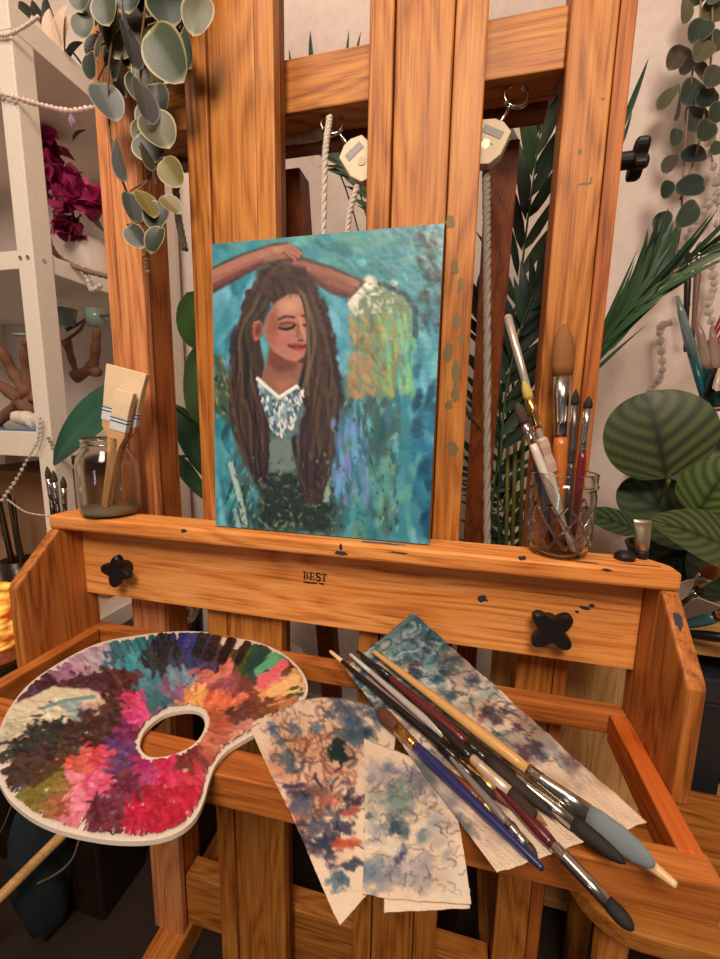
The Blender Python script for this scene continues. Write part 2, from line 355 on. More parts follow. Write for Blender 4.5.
rope([at(150, 148, Y=.13), at(180, 152, Y=.13), at(205, 148, Y=.128)], .0060, GREYROPE, 20)
rope([at(175, 175, Y=.13), at(178, 215, Y=.13), at(185, 250, Y=.132)], .0045, GREYROPE, 20)
part('bolt_head', MB().lathe([(.0, 0), (.0085, 0), (.0085, .004), (.0062, .0065), (.005, .0072), (0, .0072)], (.6255, .0265, -.0002), 20), BLACK, 0)
# dried paint marks
MARK = mat('dark_paint_mark', (44, 50, 58), .6); TEALM = mat('teal_paint_mark', (122, 102, 62), .6); YEL = mat('worn_yellow_edge', (190, 138, 66), .6)
def mark(c, ax, u, v, m, n=14, th=.0003):
    c = Vector(c); u = Vector(u); v = Vector(v); ax = Vector(ax); P = []
    for k in range(n): q = 2*PI*k/n; r = random.uniform(.65, 1.15); P.append(c+u*math.cos(q)*r+v*math.sin(q)*r-ax*th*.2)
    return part('paint_mark', MB().prism(P, ax*th), m, 0)
F_ = (0, -1, 0)
def fm(px, py, Y, w, h, m=MARK): mark(at(px, py, Y=Y), F_, (w, 0, 0), (0, 0, h), m)
for px, py, w, h in ((450, 222, .005, .007), (455, 268, .004, .008), (448, 352, .006, .010), (457, 322, .004, .008), (456, 372, .0045, .011), (455, 395, .0045, .010), (449, 405, .004, .005), (452, 448, .006, .009), (461, 340, .003, .006), (460, 285, .003, .009)): fm(px, py, .044, w, h, TEALM)
for px, py, w, h in ((482, 599, .0062, .0040), (585, 608, .005, .0022), (592, 606, .003, .002), (577, 612, .002, .0015)): fm(px, py, .0296, w, h)
for px, py, w, h in ((580, 152, .0018, .003), (584, 184, .0075, .0012), (591, 180, .001, .003), (603, 99, .002, .0014)): fm(px, py, .0752, w, h, TEALM)
for px, py, w, h in ((341, 553, .0075, .0026), (341, 547, .0018, .004), (184, 531, .004, .002), (607, 570, .005, .0012), (522, 558, .004, .002), (400, 553, .010, .0009)): fm(px, py, 0, w, h)
mark((.632, .0125, .0), (0, 0, 1), (.017, 0, 0), (0, .0013, 0), MARK)
mark((.405, .008, .0), (0, 0, 1), (.025, 0, 0), (0, .003, 0), mat('blue_paint_mark', (60, 82, 104), .5))
mark((.590, .007, .0), (0, 0, 1), (.012, 0, 0), (0, .002, 0), MARK)
nrm = Vector((0, -.0475, .0505)).normalized(); dn = Vector((0, -.0505, -.0472)).normalized()
mark(Vector((.6522, -.018, -.0337))+nrm*.0002, nrm, (.0032, 0, 0), dn*.008, MARK)
# BEST stamp on the apron board
def stamp():
    mb = MB(); o = at(303.5, 579, Y=.0295); hx = .0066; H = .0088
    def poly(pts, x): mb.prism([o+Vector((x+u*hx, 0, v*H)) for u, v in pts], (0, -.0003, 0))
    R = lambda x, u0, v0, u1, v1: poly([(u0, v0), (u1, v0), (u1, v1), (u0, v1)], x)
    x = 0                                                                             # B
    R(x, -.05, 0, .45, .1); R(x, -.05, .9, .45, 1); R(x, .08, 0, .32, 1)
    for v0, v1, b in ((0, .54, .95), (.46, 1, .86)):
        c = (v0+v1)/2; ry = (v1-v0)/2
        for k in range(8):
            q0 = -PI/2+PI*k/8; q1 = -PI/2+PI*(k+1)/8; f = lambda q, i: (.45+(b-.45)*(1 if not i else .48)*math.cos(q), c+ry*(1 if not i else .72)*math.sin(q))
            poly([f(q0, 0), f(q1, 0), f(q1, 1), f(q0, 1)], x)
    x = .0073                                                                         # E
    R(x, -.05, 0, .9, .1); R(x, -.05, .9, .88, 1); R(x, .08, 0, .34, 1); R(x, .3, .46, .62, .56); R(x, .58, .36, .68, .66); R(x, .8, 0, .92, .3); R(x, .78, .72, .9, 1)
    x = .0143                                                                         # S
    P = [(.82, .70), (.80, .86), (.62, .97), (.42, .99), (.20, .93), (.10, .78), (.18, .64), (.40, .54), (.62, .46), (.82, .34), (.84, .18), (.70, .05), (.46, .0), (.22, .03), (.10, .14), (.08, .30)]
    for k in range(len(P)-1):
        (a, b), (c, d) = P[k], P[k+1]; w = .07+.07*math.sin(PI*k/(len(P)-2)); n = Vector((b-d, c-a)).normalized()*w
        poly([(a-n.x, b-n.y), (c-n.x, d-n.y), (c+n.x, d+n.y), (a+n.x, b+n.y)], x)
    x = .0207                                                                         # T
    R(x, .0, .88, 1.0, 1); R(x, .38, 0, .64, 1); R(x, .22, 0, .80, .1); R(x, 0, .66, .1, 1); R(x, .9, .66, 1.0, 1)
    for a, b in ((0, .0022), (.0026, .0040), (.0043, .0072), (.0075, .0098), (.0101, .0132), (.0136, .0160), (.0185, .0205), (.0208, .0240)):   # worn second line
        z = -.0026-random.uniform(0, .0007); mb.prism([o+Vector((a, 0, z-.0013)), o+Vector((b, 0, z-.0015)), o+Vector((b, 0, z+.0005)), o+Vector((a, 0, z+.0007))], (0, -.0003, 0))
    return mb
part('stamped_lettering', stamp(), mat('black_stamp_ink', (34, 22, 14), .7), 0, parent=ap, label='black stamp reading BEST over a worn second line')

# ================================================================== PORTRAIT PAINTING
pt = thing('portrait_painting', 'painting of a long-haired woman with raised arms on teal, standing on the ledge', 'painting', (.333, .02, .0))
PW, PH, TH = .2335, .2945, .016
tilt = math.atan2(.013, .2945); pu = Vector((1, 0, 0)); pv = Vector((0, math.sin(tilt), math.cos(tilt))); pn = Vector((0, -math.cos(tilt), math.sin(tilt)))
PO = Vector((.2172, .0140, .0012))
def ptp(u, v, h=0): return PO+pu*(u*PW)+pv*(v*PH)+pn*h
mb = MB(); mb.prism([ptp(0, 0, -TH), ptp(1, 0, -TH), ptp(1, 1, -TH), ptp(0, 1, -TH)], pn*(TH-.0004)); mb.build('wood_panel', OAKD['z'], pt, .0008)
nu, nv = 250, 316
uu, vv = np.meshgrid(np.linspace(0, 1, nu), np.linspace(0, 1, nv)); uu = uu.ravel(); vv = vv.ravel()
def bil(u, v, TL, TR, BR, BL):   # v up
    return ((np.outer((1-u)*v, TL)+np.outer(u*v, TR)+np.outer(u*(1-v), BR)+np.outer((1-u)*(1-v), BL)))
q = bil(uu, vv, (65, 92), (672, 38), (632, 892), (62, 843)); P = Paint(q[:, 0], q[:, 1], (60, 140, 156))
def scatter(n, box, cols, w, l, ang=PI/2, da=.3, al=.8, h=.0002):
    for _ in range(n):
        P.blob(random.uniform(box[0], box[2]), random.uniform(box[1], box[3]), random.uniform(*l), random.uniform(*w), jit(random.choice(cols)), ang+random.uniform(-da, da), random.uniform(.5, 1)*al, .7, h, .5)
TE = [(58, 148, 168), (42, 122, 146), (88, 172, 188), (32, 98, 124), (108, 188, 204), (60, 140, 150), (74, 160, 170)]
LB = [(96, 172, 198), (120, 190, 212), (70, 150, 180), (52, 130, 165)]; DK = [(18, 48, 58), (30, 66, 74), (40, 60, 60), (24, 40, 44)]
GR = [(70, 120, 104), (96, 150, 128), (130, 180, 160), (60, 100, 100)]
scatter(260, (50, 30, 680, 900), TE, (8, 18), (18, 50), 1.4, .9)
scatter(60, (60, 60, 670, 170), [(70, 140, 140), (96, 160, 152), (50, 118, 124)], (7, 14), (16, 40), .1, .8)
scatter(45, (66, 190, 180, 420), LB, (8, 16), (20, 45), 1.9, .5); scatter(34, (380, 210, 450, 420), LB[:3], (8, 14), (18, 40), 1.3, .4)
scatter(70, (590, 230, 668, 880), LB+TE, (7, 15), (20, 55), 1.55, .25); scatter(50, (610, 60, 668, 300), DK+[(40, 96, 100)], (5, 11), (10, 26), 1.5, .8, .55)
scatter(60, (60, 500, 150, 850), LB+TE+[(30, 84, 120)], (7, 13), (20, 50), 1.5, .4)
scatter(50, (600, 430, 660, 880), [(24, 92, 130), (40, 120, 160), (20, 70, 100)], (8, 14), (14, 36), 1.55, .5)
# dress, lower part
P.poly([(120, 520), (230, 560), (420, 470), (440, 420), (560, 470), (560, 600), (545, 870), (140, 840), (120, 700)], (62, 92, 92), 12, .85, 10)
scatter(130, (380, 480, 560, 860), GR+TE+[(56, 86, 92), (80, 104, 110)], (5, 10), (14, 46), 1.6, .35, .8)
scatter(80, (100, 560, 220, 840), DK+TE+[(170, 190, 180)], (4, 9), (10, 36), 1.7, .6, .7)
scatter(40, (440, 660, 600, 870), [(120, 190, 176), (90, 170, 170), (60, 140, 160)], (6, 13), (14, 46), 1.6, .3, .7)
P.poly([(200, 690), (380, 690), (400, 790), (385, 862), (180, 850)], (32, 44, 40), 14, .85, 12)
scatter(150, (190, 700, 400, 850), [(20, 30, 28), (44, 62, 48), (110, 140, 110), (150, 170, 140), (66, 90, 50), (28, 40, 40)], (2, 5), (3, 9), .5, 1.5, .8)
P.poly([(215, 600), (300, 590), (310, 690), (220, 690)], (122, 140, 134), 10, .8, 8)
P.poly([(360, 712), (388, 706), (386, 775), (372, 775)], (170, 196, 186), 4, .8, 4)
scatter(26, (400, 560, 480, 760), [(86, 140, 196), (110, 150, 210), (70, 130, 170), (120, 130, 190)], (5, 11), (18, 50), 1.57, .2, .7)  # bluish glare over the dress, put in as paint strokes
P.line([(110, 670), (135, 760), (150, 840)], 8, (190, 214, 205), .8); P.line([(120, 800), (132, 845)], 6, (160, 200, 195), .7)
# left sleeve
P.poly([(64, 360), (100, 400), (125, 470), (110, 560), (64, 520)], (64, 82, 66), 8, .9, 8)
scatter(70, (64, 380, 120, 540), [(40, 50, 40), (110, 120, 80), (150, 150, 110), (60, 90, 60)], (2, 5), (4, 14), 1.2, .7, .8)
# right sleeve
P.poly([(436, 236), (490, 166), (522, 186), (575, 215), (600, 250), (598, 330), (580, 400), (552, 480), (432, 482), (430, 420), (462, 330), (470, 280)], (118, 140, 112), 6, .95, 6)
scatter(120, (445, 270, 592, 470), [(150, 130, 84), (186, 140, 84), (110, 160, 110), (140, 190, 120), (96, 120, 96), (170, 170, 140)], (3, 7), (8, 26), 1.4, .6, .75)
scatter(24, (530, 250, 600, 470), [(130, 200, 130), (110, 190, 170), (160, 200, 110)], (4, 8), (14, 34), 1.55, .2, .7)
scatter(30, (440, 360, 500, 480), [(200, 150, 110), (190, 120, 80), (170, 140, 110)], (4, 8), (8, 22), 1.3, .5, .6)
P.poly([(436, 240), (446, 222), (492, 164), (516, 180), (512, 196), (470, 226), (458, 268)], (226, 226, 208), 4, .95, 5)
scatter(70, (440, 180, 560, 262), [(236, 236, 222), (210, 214, 196), (150, 170, 160)], (2.5, 4.5), (4, 9), .6, 1.2, .85)
P.line([(520, 186), (580, 215), (604, 250), (604, 320)], 7, (18, 52, 62), .7)
# hair back
HB = (62, 46, 46)
P.poly([(200, 168), (240, 138), (310, 146), (350, 186), (384, 240), (402, 330), (418, 430), (420, 520), (402, 600), (376, 690), (362, 770), (330, 790), (306, 730), (300, 600), (318, 500), (290, 300), (230, 230), (200, 330), (214, 470), (224, 580), (214, 700), (190, 740), (150, 650), (116, 550), (122, 430), (112, 340), (136, 290), (160, 220)], HB, 4, 1, 7)
P.poly([(105, 320), (130, 300), (140, 380), (125, 420)], (38, 48, 70), 6, .8, 6)
# arms
P.poly([(60, 152), (150, 116), (240, 90), (276, 84), (318, 104), (322, 126), (262, 134), (200, 148), (130, 184), (60, 218)], (60, 36, 36), 4, .9)
P.poly([(60, 158), (150, 122), (240, 96), (276, 90), (312, 106), (316, 120), (262, 128), (200, 140), (130, 172), (60, 204)], (146, 98, 86), 5)
P.line([(70, 164), (160, 128), (240, 104), (280, 100)], 9, (190, 138, 120), .8); P.line([(64, 200), (140, 166), (210, 138)], 8, (104, 58, 56), .7); P.blob(292, 108, 22, 11, (176, 112, 92), .4, .8)
P.line([(280, 96), (308, 110)], 3, (92, 52, 46), .8); P.line([(272, 108), (300, 118)], 3, (92, 52, 46), .7)
P.poly([(252, 132), (330, 124), (400, 146), (484, 182), (444, 226), (396, 214), (350, 182), (290, 158)], (64, 38, 36), 4, .9)
P.poly([(256, 136), (330, 130), (400, 152), (476, 184), (440, 218), (396, 206), (350, 174), (290, 152)], (128, 84, 74), 5)
P.line([(300, 140), (380, 156), (460, 186)], 9, (172, 120, 104), .8); P.line([(330, 166), (396, 202), (436, 214)], 8, (96, 54, 48), .7)
P.poly([(190, 165), (255, 132), (330, 150), (352, 196), (330, 210), (270, 190), (215, 215)], (58, 42, 42), 6, .95, 5)
P.line([(66, 172), (140, 140), (230, 108)], 13, (158, 106, 92), .55); P.line([(320, 142), (390, 168), (452, 198)], 13, (140, 92, 80), .5)
for a_, b_ in (((286, 92), (316, 112)), ((278, 98), (310, 120)), ((270, 104), (300, 126))): P.line([a_, b_], 5, (176, 120, 102), .8); P.line([(a_[0]-2, a_[1]+6), (b_[0]-2, b_[1]+6)], 1.8, (84, 50, 46), .8)
# neck, face
P.poly([(226, 352), (300, 388), (322, 396), (306, 440), (300, 462), (252, 486), (200, 440), (216, 400)], (146, 98, 84), 4)
P.poly([(228, 356), (300, 392), (298, 410), (250, 420), (222, 396)], (104, 58, 50), 8, .75); P.poly([(240, 440), (296, 440), (254, 480)], (178, 118, 96), 8, .7)
P.poly([(212, 306), (222, 270), (246, 236), (280, 216), (308, 214), (328, 236), (334, 280), (338, 312), (334, 345), (324, 374), (300, 390), (272, 384), (240, 364), (220, 338)], (176, 122, 106), 3)
P.poly([(216, 312), (226, 270), (246, 240), (254, 290), (246, 350), (226, 338)], (142, 82, 68), 9, .75)
P.blob(286, 244, 30, 20, (204, 156, 134), -.3, .85, 1.2); P.blob(262, 336, 24, 20, (188, 112, 104), .2, .75, 1.2); P.blob(300, 376, 18, 10, (196, 130, 108), 0, .6, 1.2)
P.blob(274, 296, 26, 11, (124, 68, 58), .0, .55, 1.0); P.line([(256, 302), (272, 306), (290, 302), (298, 294)], 3.6, (38, 24, 26), .95); P.line([(258, 292), (276, 288), (296, 290)], 2.6, (96, 52, 46), .8)
P.line([(254, 280), (272, 272), (296, 274)], 3.6, (74, 44, 38), .85); P.line([(318, 270), (332, 274)], 3, (80, 46, 40), .8); P.line([(320, 294), (333, 296)], 3.4, (44, 28, 28), .9)
P.poly([(298, 322), (306, 296), (314, 280), (322, 300), (331, 328), (324, 338), (308, 338)], (160, 106, 92), 5, .6); P.line([(312, 276), (318, 306), (327, 328)], 4, (212, 150, 124), .75); P.line([(304, 296), (306, 322)], 5, (132, 74, 62), .55); P.blob(314, 334, 9, 3.5, (96, 50, 46), 0, .8); P.blob(325, 331, 6, 5, (190, 124, 104), 0, .7)
P.line([(280, 346), (290, 352), (304, 352), (316, 352), (326, 347)], 3.2, (92, 40, 42), .9); P.line([(284, 350), (300, 349), (314, 351), (327, 350)], 3.6, (112, 38, 42), .95); P.blob(306, 356, 18, 5, (158, 68, 66), .05, .8); P.blob(304, 345, 16, 3.4, (140, 62, 58), .05, .7); P.blob(282, 349, 4, 4, (110, 58, 52), 0, .6)
P.blob(195, 308, 13, 25, (150, 84, 70), .25, 1, .4); P.blob(196, 306, 6, 15, (104, 54, 48), .25, .8); P.blob(190, 328, 5, 6, (186, 116, 96), 0, .7)
# hair front
def strand(px, w, c, al, a=0, b=None):
    q = spline([(x, y, 0) for x, y in px], 6); ph = random.uniform(0, 6.3); n = len(q); q = [(p.x+4.5*math.sin(p.y/34+ph)*min(1, i/(n*.5)), p.y) for i, p in enumerate(q)]
    i0 = int(a*n); i1 = int((1 if b is None else b)*n); q = q[i0:max(i0+3, i1)]
    if len(q) > 1: P.line(q, w, c, al, .9)
HC = [(84, 66, 54), (98, 80, 62), (70, 54, 48), (46, 36, 38), (34, 28, 34), (88, 72, 54), (58, 46, 52), (52, 40, 42), (42, 34, 42), (38, 30, 34)]
for k in range(210):
    t = random.random(); c = random.choice(HC); e = random.uniform(-10, 10); f = random.uniform(620, 730)
    if k % 2: px = [(202+96*t, 158+10*t), (184+66*t, 200), (164+54*t, 250), (138+38*t, 305), (120+68*t, 390), (112+86*t, 470), (118+96*t+e, 570), (150+64*t+e, f)]
    else: px = [(262+66*t, 158), (318+32*t, 218), (334+48*t, 290), (332+68*t, 370), (314+100*t, 450), (302+116*t+e, 540), (300+108*t+e, 640), (316+60*t, f+50)]
    a = random.choice((0, 0, .2, .4, .55)); strand(px, random.uniform(2, 6.5), jit(c, 8), random.uniform(.35, .85), a, a+random.uniform(.3, .7))
for t, sd, c in ((.2, 1, (112, 92, 72)), (.05, 1, (120, 100, 76)), (.8, 1, (92, 76, 60)), (.35, 0, (102, 84, 66))):
    px = [(262+66*t, 158), (318+32*t, 218), (334+48*t, 290), (332+68*t, 370), (314+100*t, 450), (302+116*t, 540)] if sd else [(202+96*t, 158+10*t), (184+66*t, 200), (164+54*t, 250), (138+38*t, 305), (120+68*t, 390), (112+86*t, 470)]
    strand(px, 4.5, c, .75, .1, .9)
P.poly([(192, 164), (250, 134), (326, 146), (346, 196), (322, 206), (272, 196), (226, 226), (200, 220)], (62, 46, 46), 10, .75, 5)
for k in range(26): t = random.random(); P.line([(255+30*t, 140+10*t), (240+70*t-30, 178), (205+110*t, 214+8*random.random())], random.uniform(2, 4), jit(random.choice(HC[:4]), 8), .22)
P.blob(193, 310, 14, 26, (150, 86, 72), .25, 1, .4); P.blob(196, 308, 7, 16, (96, 50, 46), .25, .8); P.blob(189, 330, 6, 6, (186, 116, 96), 0, .7); P.line([(182, 300), (186, 288), (198, 286)], 2.5, (188, 120, 100), .8)
for _ in range(34): P.blob(random.uniform(395, 480), random.uniform(550, 770), random.uniform(14, 34), random.uniform(3, 8), jit(random.choice([(84, 150, 214), (120, 164, 226), (70, 130, 180), (140, 140, 206), (96, 180, 220)]), 10), 1.57+random.uniform(-.15, .15), .75, .8)  # the same glare again, painted in with paler blue and lavender strokes
for _ in range(20): P.blob(random.uniform(545, 598), random.uniform(270, 470), random.uniform(12, 30), random.uniform(3, 6), jit(random.choice([(130, 204, 130), (110, 196, 170), (90, 170, 160)])), 1.57, .7, .8)
for _ in range(90): P.blob(random.uniform(380, 560), random.uniform(490, 860), random.uniform(3, 12), random.uniform(1.5, 3.5), jit(random.choice([(150, 190, 180), (40, 70, 76), (110, 160, 150), (30, 56, 62)])), 1.5+random.uniform(-.6, .6), .6, .8)
for _ in range(120): P.blob(random.uniform(110, 400), random.uniform(640, 862), random.uniform(3, 12), random.uniform(1.5, 4), jit(random.choice([(26, 40, 40), (60, 84, 74), (150, 176, 160), (44, 60, 50), (90, 120, 90)])), 1.4+random.uniform(-.8, .8), .6, .8)
# lace neckline
P.poly([(190, 434), (252, 484), (300, 454), (322, 510), (306, 580), (262, 602), (232, 566), (205, 500)], (96, 128, 142), 5, .9, 5)
for k in range(170):
    v = random.random(); x = 196+120*random.random(); y0 = 440+.85*(x-190) if x < 250 else 492-.62*(x-250); y = y0+v*100
    if y < 600 and abs(x-258) < 66-.3*v*100: P.blob(x, y, random.uniform(5, 12), random.uniform(2.5, 4.5), random.choice([(238, 238, 230), (214, 222, 220), (150, 176, 190), (60, 88, 112)]), 1.5+random.uniform(-.5, .5), .9, .5, .0004)
P.line([(192, 436), (222, 462), (252, 486), (278, 470), (300, 456)], 5, (240, 240, 232), .95, .4, .0004)
mb = MB(); h = P.h+.0002*noise2(P.x, P.y, 9)
V = [ptp(u, v, z) for u, v, z in zip(uu, vv, h)]; F = [(j*nu+i, j*nu+i+1, (j+1)*nu+i+1, (j+1)*nu+i) for j in range(nv-1) for i in range(nu-1)]
mb.add(V, F, [tuple(c) for c in P.c]); mb.build('painted_surface', vcol('glossy_oil_paint', .42, .08, 500, .08), pt, 0, True)

# ================================================================== PALETTE
pal = thing('artist_palette', 'kidney-shaped white palette with a thumb hole, covered in dried paint, lying on the tray', 'palette', (.22, -.09, -.157))
OUT = [(187, 631), (222, 634), (258, 642), (284, 654), (302, 671), (308, 687), (304, 700), (289, 713), (267, 727), (244, 740), (228, 750), (216, 764), (209, 782), (204, 800), (195, 818), (178, 832), (151, 840), (111, 840), (67, 832), (36, 820), (13, 803), (2, 788), (-6, 768), (-5, 745), (0, 728), (10, 707), (31, 682), (67, 658), (102, 642), (147, 634)]
HOL = [(140, 747), (143, 734), (151, 724), (164, 715), (178, 711), (192, 710), (201, 713), (205, 722), (203, 732), (196, 742), (186, 749), (174, 754), (160, 757), (148, 756)]
ZP = -.152
def closed_spline(px, n=6):
    p = [Vector((x, y, 0)) for x, y in px]; k = len(p); out = []
    for i in range(k):
        a, b, c, d = p[i-1], p[i], p[(i+1) % k], p[(i+2) % k]
        for j in range(n):
            t = j/n; out.append(.5*((2*b)+(c-a)*t+(2*a-5*b+4*c-d)*t*t+(3*b-a-3*c+d)*t**3))
    return [(q.x, q.y) for q in out]
import bmesh
o3 = [at(x, y, Z=ZP) for x, y in closed_spline(OUT, 4)]; h3 = [at(x, y, Z=ZP) for x, y in closed_spline(HOL, 3)]
bm = bmesh.new()
def loop(pts): vs = [bm.verts.new(p) for p in pts]; return [bm.edges.new((vs[i], vs[(i+1) % len(vs)])) for i in range(len(vs))]
E_ = loop(o3)+loop(h3); bmesh.ops.triangle_fill(bm, use_beauty=True, edges=E_)
for f in bm.faces:
    if f.normal.z < 0: f.normal_flip()
g = bmesh.ops.extrude_face_region(bm, geom=list(bm.faces)); bmesh.ops.translate(bm, verts=[v for v in g['geom'] if isinstance(v, bmesh.types.BMVert)], vec=(0, 0, .0))
for v in bm.verts: pass
low = [v for v in g['geom'] if isinstance(v, bmesh.types.BMVert)]
for v in low: v.co.z -= .0042
bmesh.ops.recalc_face_normals(bm, faces=bm.faces)
bm.verts.index_update(); mb = MB(); mb.add([v.co.copy() for v in bm.verts], [tuple(v.index for v in f.verts) for f in bm.faces]); bm.free()
mb.build('palette_board', mat('ivory_lacquer', (222, 208, 192), .35), pal, .0008)
# dried paint: a relief sheet over the board, kept only where paint lies
Z_ = [((385, 125), (26, 32, 40)), ((350, 140), (30, 48, 56)), ((430, 85), (46, 58, 130)), ((425, 140), (44, 58, 104)), ((300, 105), (44, 118, 134)), ((295, 135), (64, 150, 170)), ((270, 130), (40, 100, 120)), ((215, 125), (176, 160, 178)), ((180, 145), (186, 150, 172)), ((150, 165), (150, 110, 140)), ((110, 190), (66, 36, 58)), ((60, 225), (80, 46, 74)), ((170, 190), (70, 40, 52)), ((230, 190), (64, 36, 48)), ((280, 180), (84, 48, 50)), ((250, 240), (72, 42, 40)), ((200, 280), (58, 38, 36)), ((230, 310), (66, 42, 36)), ((60, 265), (206, 198, 172)), ((120, 245), (216, 206, 176)), ((160, 235), (150, 170, 172)), ((205, 232), (196, 160, 150)), ((20, 300), (190, 186, 160)), ((50, 335), (32, 36, 38)), ((100, 300), (36, 42, 40)), ((150, 330), (58, 40, 36)), ((40, 385), (62, 44, 36)), ((80, 355), (66, 40, 40)), ((105, 405), (76, 52, 32)), ((85, 460), (112, 104, 40)), ((130, 425), (140, 110, 50)), ((125, 470), (150, 90, 60)), ((185, 375), (206, 94, 84)), ((235, 350), (190, 60, 80)), ((170, 425), (226, 130, 150)), ((215, 415), (216, 90, 130)), ((165, 470), (216, 120, 140)), ((245, 470), (98, 30, 56)), ((290, 430), (104, 34, 62)), ((240, 510), (96, 26, 50)), ((320, 480), (186, 22, 66)), ((310, 520), (176, 20, 60)), ((360, 450), (166, 20, 52)), ((390, 490), (178, 18, 52)), ((420, 440), (186, 26, 60)), ((440, 400), (200, 60, 84)), ((380, 385), (196, 40, 86)), ((430, 370), (120, 50, 50)), ((320, 380), (170, 50, 110)), ((270, 370), (90, 50, 100)), ((320, 260), (206, 70, 130)), ((300, 240), (200, 60, 110)), ((280, 305), (120, 40, 90)), ((265, 330), (100, 60, 120)), ((350, 225), (44, 104, 120)), ((345, 190), (70, 130, 150)), ((405, 185), (120, 150, 168)), ((390, 210), (130, 90, 130)), ((445, 215), (228, 168, 100)), ((430, 235), (220, 140, 90)), ((490, 165), (206, 120, 100)), ((460, 180), (180, 100, 100)), ((510, 235), (226, 120, 84)), ((490, 225), (214, 110, 80)), ((540, 265), (96, 52, 52)), ((545, 195), (120, 64, 64)), ((500, 195), (150, 80, 90)), ((480, 290), (170, 84, 60)), ((480, 330), (180, 100, 80)), ((560, 300), (190, 130, 110)), ((590, 240), (110, 62, 46)), ((620, 175), (224, 108, 120)), ((650, 150), (110, 60, 44)), ((640, 200), (236, 184, 120)), ((610, 215), (220, 150, 100)), ((660, 190), (226, 170, 120)), ((675, 220), (60, 90, 60)), ((640, 235), (190, 120, 80)), ((585, 140), (18, 76, 68)), ((615, 140), (90, 176, 130)), ((550, 150), (60, 76, 36)), ((470, 150), (60, 50, 80))]
ZX = np.array([(x/2.25, 600+y/2.25) for (x, y), _ in Z_]); ZC = [c for _, c in Z_]
oc = np.array(closed_spline(OUT, 3)); hc = np.array(closed_spline(HOL, 3))
def inpoly(p, x, y):
    ins = np.zeros(len(x), bool); d = np.full(len(x), 1e9)
    for a, b in zip(p, np.roll(p, -1, 0)):
        if a[1] != b[1]: ins ^= ((a[1] > y) != (b[1] > y)) & (x < (b[0]-a[0])*(y-a[1])/(b[1]-a[1])+a[0])
        e = b-a; t = np.clip(((x-a[0])*e[0]+(y-a[1])*e[1])/max(e@e, 1e-9), 0, 1); d = np.minimum(d, np.hypot(x-a[0]-t*e[0], y-a[1]-t*e[1]))
    return ins, d
xs = np.arange(.03, .345, .00105); ys = np.arange(-.205, .048, .00105); gx, gy = np.meshgrid(xs, ys); nx, ny = len(xs), len(ys)
gp = np.stack([gx.ravel(), gy.ravel(), np.full(gx.size, ZP)], 1); X, Yp = prj(gp)
Q = Paint(X, Yp, (216, 202, 186))
for _ in range(9000):
    x = random.uniform(-5, 306); y = random.uniform(630, 838); a, d = inpoly(oc, np.array([x]), np.array([y])); b, dh = inpoly(hc, np.array([x]), np.array([y]))
    if not a[0] or d[0] < 5 or b[0] or dh[0] < 6: continue
    w = np.hypot(ZX[:, 0]-x, (ZX[:, 1]-y)*1.2)+rng.normal(0, 3.6, len(ZX)); i = int(w.argmin())
    if w[i] > 20: continue
    ang = math.atan2(y-733, x-172)+random.uniform(-.9, .9)
    if d[0] < 22: ang = math.atan2(y-725, x-160)
    Q.blob(x, y, random.uniform(3.2, 8.5), random.uniform(1.5, 3.4), jit(ZC[i], 17), ang, random.uniform(.8, 1), .35, random.uniform(.0006, .0026), .6)
for pts, w, c in (([(205, 634), (197, 655)], 5, (22, 20, 28)), ([(217, 637), (208, 660)], 5, (24, 22, 30)), ([(232, 640), (222, 662)], 5, (20, 20, 28)), ([(247, 645), (238, 664)], 4, (26, 26, 32)), ([(264, 652), (250, 672)], 6, (18, 70, 66)), ([(276, 660), (258, 674)], 4, (90, 176, 130)), ([(62, 764), (34, 788)], 4, (74, 50, 32)), ([(284, 666), (262, 688)], 5, (224, 108, 120)), ([(296, 680), (272, 695)], 5, (238, 190, 126)), ([(189, 768), (178, 770)], 4, (110, 48, 40)), ([(30, 800), (60, 778)], 4, (116, 106, 40)), ([(40, 770), (18, 784)], 4, (60, 44, 36)), ([(10, 716), (55, 695), (95, 700)], 6, (214, 204, 176)), ([(94, 700), (66, 704), (40, 712)], 1.8, (120, 150, 150))): Q.line(pts, w, c, 1, .4, .0022)
a, d = inpoly(oc, X, Yp); b, dh = inpoly(hc, X, Yp); ok = a & (d > 2.4+1.2*noise2(X, Yp, 5)) & ~b & (dh > 2.5+1.5*noise2(X, Yp, 4)) & (Q.k > .25)
Q.h += .0007*(noise2(X*1.0, Yp*1.0, 2.2)-.5)*(Q.k > .4)
hz = ZP+.00015+np.maximum(Q.h, 0)*ok
idx = np.arange(gx.size).reshape(ny, nx); fa = np.stack([idx[:-1, :-1], idx[:-1, 1:], idx[1:, 1:], idx[1:, :-1]], -1).reshape(-1, 4); fa = fa[ok[fa].all(1)]
use = np.unique(fa); rem = np.full(gx.size, -1); rem[use] = np.arange(len(use))
mb = MB(); mb.add([(gp[i, 0], gp[i, 1], hz[i]) for i in use], [tuple(r) for r in rem[fa]], [tuple(Q.c[i]) for i in use])
dp = mb.build('dried_paint', vcol('thick_oil_paint', .33, .15, 900, .35), pal, 0, True); dp['kind'] = 'stuff'; dp['label'] = 'thick ridges of dried oil paint in many colours'

